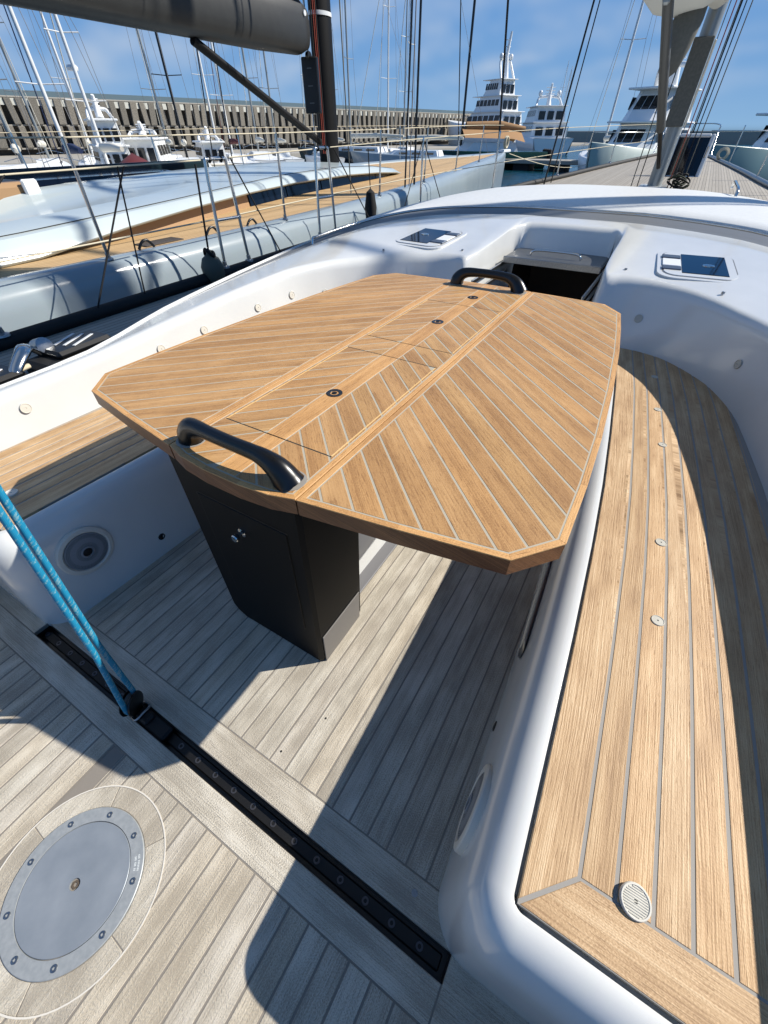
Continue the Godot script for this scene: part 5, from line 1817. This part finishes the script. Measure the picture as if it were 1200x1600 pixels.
func sail_boat(label: String, at: Vector3, turn: float, len_: float, mast_h: float, hullm: Material, mastm: Material, cover: Material, radar := false, group := "") -> Node3D:
	var b := thing("sailing_boat", label, "sailing boat", Vector3(at.x, WATER, at.z), turn, group)
	var free := len_ * 0.055 + 0.5
	inst(hull_mesh(len_, len_ * 0.29, free, 0.25), "hull", hullm, b, Transform3D.IDENTITY)
	var st := st_new()
	house(st, len_ * 0.085, len_ * 0.16, -len_ * 0.22, free + 0.02, free + 0.5, 0.9, 0.2)
	put(st, "coachroof", M.white, b)
	for s in [-1.0, 1.0]:
		for k in 3:
			st = st_new()
			box(st, Vector3(s * len_ * 0.081, free + 0.27, len_ * (0.10 - 0.09 * k)), Vector3(0.02, 0.16, len_ * 0.06))
			put(st, "window", M.glass_smoke, b)
	var mz := -len_ * 0.08
	var mb := Vector3(0, free + 0.4, mz)
	st = st_new()
	tube(st, PackedVector3Array([mb, mb + Vector3(0, mast_h * 0.7, 0.0), mb + Vector3(0, mast_h, 0.05)]), [0.10, 0.095, 0.06], 8)
	var ms := put(st, "mast", mastm, b)
	for k in 2:
		var y := mast_h * (0.36 + 0.31 * k)
		for s in [-1.0, 1.0]:
			rod(ms, "spreader", mb + Vector3(0, y, 0), mb + Vector3(s * (1.05 - 0.25 * k), y + 0.05, 0.15), 0.03, mastm, 6)
	for s in [-1.0, 1.0]:
		st = st_new()
		tube(st, PackedVector3Array([Vector3(s * len_ * 0.13, free, mz + 0.1), mb + Vector3(s * 1.05, mast_h * 0.36, 0.15), mb + Vector3(s * 0.8, mast_h * 0.67, 0.15), mb + Vector3(0, mast_h * 0.98, 0)]), 0.014, 5)
		put(st, "shroud", M.wire, b)
	rod(b, "forestay", Vector3(0, free * 1.25, -len_ * 0.48), mb + Vector3(0, mast_h * 0.97, 0), 0.03, cover, 6)
	rod(b, "backstay", Vector3(0, free, len_ * 0.48), mb + Vector3(0, mast_h, 0), 0.014, M.wire, 5)
	st = st_new()
	tube(st, PackedVector3Array([mb + Vector3(0, 1.0, 0.1), mb + Vector3(0, 1.05, len_ * 0.2), mb + Vector3(0, 1.0, len_ * 0.38)]), [0.22, 0.2, 0.11], 9)
	put(st, "boom_cover", cover, b)
	st = st_new()
	rod(b, "bow_rail", Vector3(-len_ * 0.10, free * 1.2 + 0.55, -len_ * 0.30), Vector3(0, free * 1.3 + 0.6, -len_ * 0.49), 0.02, M.chrome, 5)
	rod(b, "bow_rail", Vector3(len_ * 0.10, free * 1.2 + 0.55, -len_ * 0.30), Vector3(0, free * 1.3 + 0.6, -len_ * 0.49), 0.02, M.chrome, 5)
	if radar:
		st = st_new()
		lathe(st, [Vector2(0, -0.13), Vector2(0.26, -0.11), Vector2(0.3, 0), Vector2(0.22, 0.11), Vector2(0, 0.14)], 14, Transform3D(Basis.IDENTITY, mb + Vector3(0, mast_h * 0.52, -0.35)))
		put(st, "radar", M.white, b)
	return b

func spot(dx: float, dz: float, d: float) -> Vector3:
	return Vector3(EYE.x + dx * d, 0, dz * d)

func build_building() -> void:
	var A := Vector3(-95.0, 0, -18.0)
	var B := Vector3(-61.5, 0, -168.0)
	var L := A.distance_to(B)
	var turn := atan2(-(B - A).z, (B - A).x)
	# local: x along the facade, z towards the harbour
	var b := thing("marina_building", "long two-storey marina building faced with leaning stone fins above the quay", "building", A, turn)
	var st := st_new()
	box(st, Vector3(L / 2, 2.2, -6.6), Vector3(L, 5.6, 8.0))
	box(st, Vector3(L / 2, -0.95, -6.0), Vector3(L, 0.8, 8.0))
	put(st, "wall", M.wallback, b)
	st = st_new()
	box(st, Vector3(L / 2, 5.02, -4.35), Vector3(L + 1, 0.18, 8.8), 0.03)
	put(st, "roof", M.concrete, b)
	st = st_new()
	box(st, Vector3(L / 2, 2.0, -1.3), Vector3(L, 0.14, 2.6))
	box(st, Vector3(L / 2, -0.62, -1.3), Vector3(L, 0.16, 2.7))
	put(st, "floor_edge", M.concrete, b)
	st = st_new()
	box(st, Vector3(L / 2, 5.42, -0.02), Vector3(L + 1, 0.62, 0.05))
	put(st, "glass_parapet", M.parapet, b)
	# fins: a few variants, each leaning a little
	var fins := []
	for v in 4:
		var s2 := st_new()
		s2.set_smooth_group(-1)
		var w: float = [0.95, 0.85, 1.05, 0.9][v]
		var lean: float = [0.12, -0.05, 0.2, 0.0][v]
		var h := 1.0
		var p := PackedVector2Array([Vector2(-w / 2 - lean, 0), Vector2(w / 2 - lean, 0), Vector2(w / 2 + lean, 1), Vector2(-w / 2 + lean, 1)])
		prism(s2, p, -0.32, 0.0, 0.03, Vector2(0, 1), Vector2.ZERO, Vector2(1, 1), Transform3D(Basis(Vector3(1, 0, 0), Vector3(0, 0, 1), Vector3(0, 1, 0)), Vector3.ZERO))
		fins.append(bake(s2))
	var lm := BoxMesh.new(); lm.size = Vector3(0.75, 0.75, 0.06)
	var wm := BoxMesh.new(); wm.size = Vector3(0.9, 1.5, 0.05)
	var pitch := 1.62
	for k in int(L / pitch):
		var x := 0.6 + k * pitch
		for r in 2:
			var y0 := -0.54 if r == 0 else 2.08
			var hh := 2.46 if r == 0 else 2.82
			inst(fins[rng.randi() % 4], "stone_fin", M.stone if rng.randf() < 0.6 else M.stone2, b, Transform3D(Basis(Vector3(1, 0, 0), Vector3(0, hh, 0), Vector3(0, 0, 1)), Vector3(x + (0.5 if r == 0 else 0.0) + rng.randf_range(-0.12, 0.12), y0, 0.28 + rng.randf_range(-0.06, 0.1))))
		inst(lm, "lintel", M.lintel, b, Transform3D(Basis.IDENTITY, Vector3(x + pitch * 0.5, 4.50, 0.10)))
		if k % 2 == 0:
			inst(wm, "window", M.glass_smoke, b, Transform3D(Basis.IDENTITY, Vector3(x + pitch * 0.5, 0.6, -2.56)))
	# ground-floor shopfront with big letters
	st = st_new()
	box(st, Vector3(61.0, -0.98, -1.6), Vector3(30, 0.55, 0.1))
	put(st, "shopfront", mat(Color(0.22, 0.21, 0.20), 0.5), b)
	var tm := TextMesh.new()
	tm.text = "IMUR"
	var f := SystemFont.new(); f.font_names = PackedStringArray(["Droid Sans"])
	tm.font = f
	tm.font_size = 64
	tm.pixel_size = 0.014
	tm.depth = 0.08
	inst(tm, "sign_letters", M.white, b, Transform3D(Basis(Vector3(1.9, 0, 0), Vector3(0, 1.15, 0), Vector3(0, 0, 1)), Vector3(62.0, -0.92, -1.45)))
	# quay
	st = st_new()
	var xf := Transform3D(Basis(Vector3.UP, turn), A)
	box(st, Vector3(L / 2, -1.62, 9.0), Vector3(L + 60, 0.5, 30.0), 0.0, xf)
	struct_(put(st, "quay", M.concrete))
	st = st_new()
	box(st, Vector3(L / 2, -2.0, 23.7), Vector3(L + 60, 0.5, 0.5), 0.0, xf)
	struct_(put(st, "quay_wall", M.quaydark))

func build_harbour() -> void:
	build_building()
	# boats along the quay, seen past the grey yacht
	motor_yacht("motorboat", "white flybridge motorboat moored at the quay before the stone building", spot(-0.845, -0.535, 47), 1.1, 11.0, M.white, 2, {"storey": 1.25, "mast": 1.2, "free": 1.1})
	motor_yacht("motorboat", "white open cruiser with a raked cabin beside the flybridge motorboat", spot(-0.808, -0.590, 50), 0.75, 12.5, M.white, 1, {"storey": 1.5, "mast": 0.9, "free": 1.2})
	motor_yacht("motorboat", "small white cabin boat beyond the open cruiser", spot(-0.752, -0.66, 52), 1.0, 10.0, M.cream, 1, {"storey": 1.35, "mast": 0.9, "free": 1.1})
	# boat under a dark red cover
	var rc := thing("covered_boat", "small boat under a dark red canvas cover", "boat", spot(-0.828, -0.561, 31) + Vector3(0, WATER, 0), 0.9)
	inst(hull_mesh(7.5, 2.5, 1.0, 0.5), "hull", M.white, rc, Transform3D.IDENTITY)
	var st := st_new()
	var rows := []
	for q in [[3.6, 0.9, 1.25], [1.5, 1.15, 2.1], [-1.0, 1.1, 2.35], [-2.8, 0.7, 1.9], [-3.7, 0.1, 1.5]]:
		rows.append(PackedVector3Array([Vector3(-q[1], 1.05, q[0]), Vector3(-q[1] * 0.7, lerpf(1.05, q[2], 0.7), q[0]), Vector3(0, q[2], q[0]), Vector3(q[1] * 0.7, lerpf(1.05, q[2], 0.7), q[0]), Vector3(q[1], 1.05, q[0])]))
	grid(st, rows)
	put(st, "cover", M.redcloth, rc)
	sail_boat("white sailing boat with a dark red sail cover before the stone building", spot(-0.722, -0.692, 55), 1.0, 10.5, 11.5, M.white, M.mastwhite, M.redcloth)
	sail_boat("sailing boat with a tall white mast and radar at the building's far-left end", spot(-0.846, -0.533, 36), 1.25, 10.5, 8.2, M.white, M.mastwhite, M.cream, true)
	sail_boat("sailing boat whose tall white mast leads a blue cover, next to the radar mast", spot(-0.873, -0.487, 33), 1.2, 11.0, 9.4, M.white, M.mastwhite, mat(Color(0.10, 0.16, 0.30), 0.8))
	sail_boat("sailing boat with a grey mast just left of the tall white masts", spot(-0.905, -0.425, 38), 1.1, 10.0, 10.5, M.white, M.alumast, M.cream)
	sail_boat("sailing boat with a slim dark mast right of the covered boat", spot(-0.775, -0.632, 46), 0.9, 11.5, 13.0, M.white, M.black, M.cream)
	sail_boat("sailing boat with a slim grey mast between the vang and the carbon mast", spot(-0.69, -0.724, 58), 0.9, 12.0, 15.0, M.white, M.alumast, M.cream)
	sail_boat("dark-hulled sailing yacht with a slim mast right of the carbon mast", spot(-0.545, -0.838, 62), 1.7, 17.0, 19.0, M.navyhull, M.alumast, M.cream)
	sail_boat("grey-hulled sailing yacht with a white mast, spreaders and radar", spot(-0.455, -0.890, 55), 1.75, 15.0, 20.0, M.greyboat, M.mastwhite, M.cream, true)
	for q in [[-0.93, -0.365, 48, 12.0, 0], [-0.889, -0.458, 52, 11.0, 1], [-0.858, -0.514, 57, 14.0, 0], [-0.79, -0.613, 56, 12.5, 1], [-0.738, -0.675, 60, 16.0, 0], [-0.665, -0.747, 62, 14.0, 1], [-0.61, -0.792, 64, 17.0, 0], [-0.585, -0.811, 70, 15.0, 1], [-0.50, -0.866, 72, 18.0, 0], [-0.475, -0.880, 80, 16.0, 1]]:
		sail_boat("pale sailing boat with a bare mast moored along the far quay", spot(q[0], q[1], q[2]), 1.0, 10.0, q[3], M.white, M.mastwhite if q[4] == 0 else M.alumast, M.cream, false, "sailing boats along the far quay")
	# low white yacht and dark deck behind the grey yacht, far left
	var wy := thing("white_yacht", "low white yacht with a dark deck saloon lying beyond the grey yacht", "sailing yacht", Vector3(-13.6, WATER, 4.6), 0.05)
	inst(hull_mesh(24.0, 5.6, 2.30, 0.1), "hull", M.white, wy, Transform3D.IDENTITY)
	st = st_new()
	house(st, 1.7, 6.0, -6.5, 2.32, 2.62, 2.5, 0.3)
	put(st, "coachroof", M.white, wy)
	for k in 5:
		st = st_new()
		box(st, Vector3(1.68, 2.47, 4.2 - k * 1.7), Vector3(0.04, 0.12, 1.5), 0.0)
		put(st, "window", M.glass, wy)
	st = st_new()
	box(st, Vector3(1.2, 2.37, 8.0), Vector3(1.6, 0.06, 4.0), 0.01)
	put(st, "teak_deck", M.cabin_teak, wy)
	# right of the mast: big white yacht, green hull, tan cover, pontoon
	motor_yacht("superyacht", "large white superyacht with three decks, domes and a tall radar mast", spot(-0.352, -0.936, 150), 1.1, 30.0, M.white, 3, {"storey": 2.7, "mast": 7.5, "beam": 9.0, "free": 4.0})
	motor_yacht("motor_yacht", "white motor yacht with a dark awning beyond the tan sail cover", spot(-0.262, -0.965, 118), 0.5, 26.0, M.white, 2, {"storey": 2.1, "mast": 3.0, "beam": 8.5})
	var gh := thing("green_hulled_yacht", "dark green hulled yacht with white rail and black fenders at the pontoon", "sailing yacht", spot(-0.352, -0.936, 64) + Vector3(0, WATER, 0), 2.25)
	inst(hull_mesh(15.0, 4.4, 1.45, 0.15), "hull", M.greenhull, gh, Transform3D.IDENTITY)
	st = st_new()
	house(st, 1.5, 4.0, -3.0, 1.49, 2.3, 0.9, 0.4)
	put(st, "deckhouse", M.white, gh)
	st = st_new()
	tube(st, PackedVector3Array([Vector3(0, 3.6, -2.0), Vector3(0, 3.7, 2.0), Vector3(0, 3.4, 5.0)]), [0.42, 0.4, 0.22], 10)
	put(st, "tan_sail_cover", M.tan, gh)
	st = st_new()
	grid(st, [PackedVector3Array([Vector3(-1.7, 2.7, -2.5), Vector3(0, 3.6, -2.5), Vector3(1.7, 2.7, -2.5)]), PackedVector3Array([Vector3(-1.8, 2.6, 3.0), Vector3(0, 3.5, 3.0), Vector3(1.8, 2.6, 3.0)]), PackedVector3Array([Vector3(-1.7, 2.3, 4.6), Vector3(0, 3.2, 4.6), Vector3(1.7, 2.3, 4.6)])])
	put(st, "awning", M.tan, gh)
	rod(gh, "mast", Vector3(0, 2.0, -2.4), Vector3(0, 22.0, -2.4), 0.13, M.black, 8)
	for k in 4:
		st = st_new()
		lathe(st, [Vector2(0, -0.75), Vector2(0.22, -0.65), Vector2(0.25, 0), Vector2(0.22, 0.65), Vector2(0, 0.75)], 10, Transform3D(Basis.IDENTITY, Vector3(-1.7 + 0.6 * k, 1.0, 7.8 + 0.05 * k)))
		put(st, "fender", M.rubber, gh)
	var pt := thing("pontoon", "dark timber pontoon on piles between the green yacht and the grey motor yacht", "pontoon", spot(-0.222, -0.975, 62) + Vector3(0, WATER, 0), 0.0)
	st = st_new()
	box(st, Vector3(0, 0.75, 0), Vector3(12, 0.35, 3.0), 0.05)
	put(st, "deck", M.concrete, pt)
	for k in 3:
		st = st_new()
		box(st, Vector3(-3.5 + 4.0 * k, 0.0, 0), Vector3(1.8, 1.3, 2.4), 0.05)
		put(st, "pile", M.quaydark, pt)
	motor_yacht("motor_yacht", "pale grey motor yacht lying bow-on between the mast and the pontoon", spot(-0.100, -0.995, 50), PI - 0.30, 16.0, M.palehull, 2, {"storey": 1.8, "mast": 3.0, "free": 1.85, "beam": 5.0})
	sail_boat("sailing boat with twin silver rigging just left of the pale grey motor yacht", spot(-0.147, -0.989, 56), 0.4, 15.0, 20.0, M.white, M.mastwhite, M.cream)
	motor_yacht("motor_yacht", "grey motor yacht with a dark raked superstructure on the starboard side", spot(0.135, -0.99, 46), PI - 0.5, 26.0, M.teal, 2, {"storey": 2.0, "mast": 2.5, "free": 1.9})
	sail_boat("distant sailing boat by the breakwater, left of the pale grey motor yacht", spot(-0.228, -0.974, 175), 0.4, 12.0, 15.0, M.white, M.mastwhite, M.cream)
	sail_boat("distant sailing boat by the breakwater, slimmest of the far masts", spot(-0.236, -0.972, 185), 0.2, 12.0, 17.0, M.white, M.mastwhite, M.cream)
	var bw := thing("breakwater", "low grey breakwater wall on the horizon", "breakwater", Vector3(20, WATER, -230))
	st = st_new()
	box(st, Vector3(0, 1.6, 0), Vector3(260, 3.6, 5), 0.2)
	put(st, "wall", M.concrete, bw)
	# mooring line from the grey yacht's bow to the pontoon
	wire("pale mooring line across the open water to the pontoon", Vector3(-5.9, 0.65, -20.6), Vector3(-9.0, -0.9, -60.0), 0.014, M.rope_cream, "mooring_rope", 0.5)

func build_water() -> void:
	var st := st_new()
	st.set_smooth_group(-1)
	quad(st, Vector3(-900, WATER, 400), Vector3(900, WATER, 400), Vector3(900, WATER, -2500), Vector3(-900, WATER, -2500), Vector3.UP)
	struct_(put(st, "water", M.water))

# ---------------------------------------------------------------- sky and camera
func make_sky() -> Sky:
	var W := 768; var H := 384
	var im := Image.create(W, H, false, Image.FORMAT_RGBF)
	var n := noise(5, 1.1, 6)
	var n2 := noise(9, 2.6, 4)
	var zen := Vector3(0.08, 0.17, 0.36)
	var mid := Vector3(0.075, 0.285, 0.74)
	var hor := Vector3(0.34, 0.575, 0.84)
	for y in H:
		var el := (0.5 - (y + 0.5) / H) * PI
		var s := sin(el)
		for x in W:
			var c: Vector3
			if s >= 0.0:
				c = hor.lerp(mid, clampf(pow(s / 0.34, 0.55), 0, 1))
				c = c.lerp(zen, clampf((s - 0.30) / 0.7, 0, 1))
				var az := ((x + 0.5) / W - 0.5) * TAU
				var d := Vector3(sin(az) * cos(el), s, -cos(az) * cos(el))
				# thin streaky cloud on a plane overhead
				var q := d / (s + 0.16)
				var v := n.get_noise_3d(q.x * 0.35 + q.z * 0.25 + 3.0, q.z * 1.5 - q.x * 0.5, 1.7) * 0.75 + n2.get_noise_3d(q.x * 0.8, q.z, 4.0) * 0.35
				var cov := clampf((v - 0.16 + 0.30 * smoothstep(-0.15, 0.15, d.x)) * 1.3, 0, 1)
				# more cloud towards starboard and the bow
				cov *= clampf(0.03 + 0.97 * smoothstep(-0.55, 0.20, d.x), 0.0, 1.0) * smoothstep(0.0, 0.10, s)
				c = c.lerp(Vector3(0.80, 0.86, 0.93), cov * 0.6)
			else:
				c = Vector3(0.10, 0.16, 0.20)
			im.set_pixel(x, y, Color(c.x, c.y, c.z))
	var pm := PanoramaSkyMaterial.new()
	pm.panorama = ImageTexture.create_from_image(im)
	var sky := Sky.new()
	sky.sky_material = pm
	return sky

func _ready() -> void:
	rng.seed = 4242
	var cam := Camera3D.new()
	cam.name = "camera"
	add_child(cam)
	cam.position = EYE
	cam.rotation = Vector3(deg_to_rad(-43.315), deg_to_rad(30.694), 0)
	cam.fov = rad_to_deg(2.0 * atan(800.0 / 630.0))
	cam.near = 0.02
	cam.far = 4000.0
	cam.current = true
	var we := WorldEnvironment.new()
	we.name = "environment"
	var env := Environment.new()
	env.background_mode = Environment.BG_SKY
	env.sky = make_sky()
	env.background_energy_multiplier = 0.60
	env.tonemap_mode = Environment.TONE_MAPPER_LINEAR
	env.tonemap_exposure = 1.42
	env.sdfgi_enabled = true
	env.ssao_enabled = true
	env.ssil_enabled = true
	env.fog_enabled = false
	env.fog_density = 0.00025
	env.fog_light_color = Color(0.72, 0.80, 0.88)
	we.environment = env
	add_child(we)
	var sun := DirectionalLight3D.new()
	sun.name = "sun"
	add_child(sun)
	sun.basis = Basis.looking_at(Vector3(-0.96, -1.0, 0.79).normalized())
	sun.light_energy = 1.6
	sun.light_color = Color(1.0, 0.975, 0.935)
	sun.light_angular_distance = 0.5
	sun.shadow_enabled = true

	make_materials()
	build_water()
	build_sole()
	build_moulding()
	build_decks()
	build_benches()
	build_table()
	deck_hatch("deck hatch with dark blue pane on the starboard shoulder beside the companionway", Vector3(0.83, 0.7285, -3.10), 0.10, Vector2(0.085, 0.0), 0.0)
	deck_hatch("deck hatch with dark blue pane on the port shoulder beside the companionway", Vector3(-0.83, 0.7285, -3.10), -0.10 + PI, Vector2(-0.085, 0.0), 0.0)
	build_rig()
	build_neighbour()
	build_harbour()
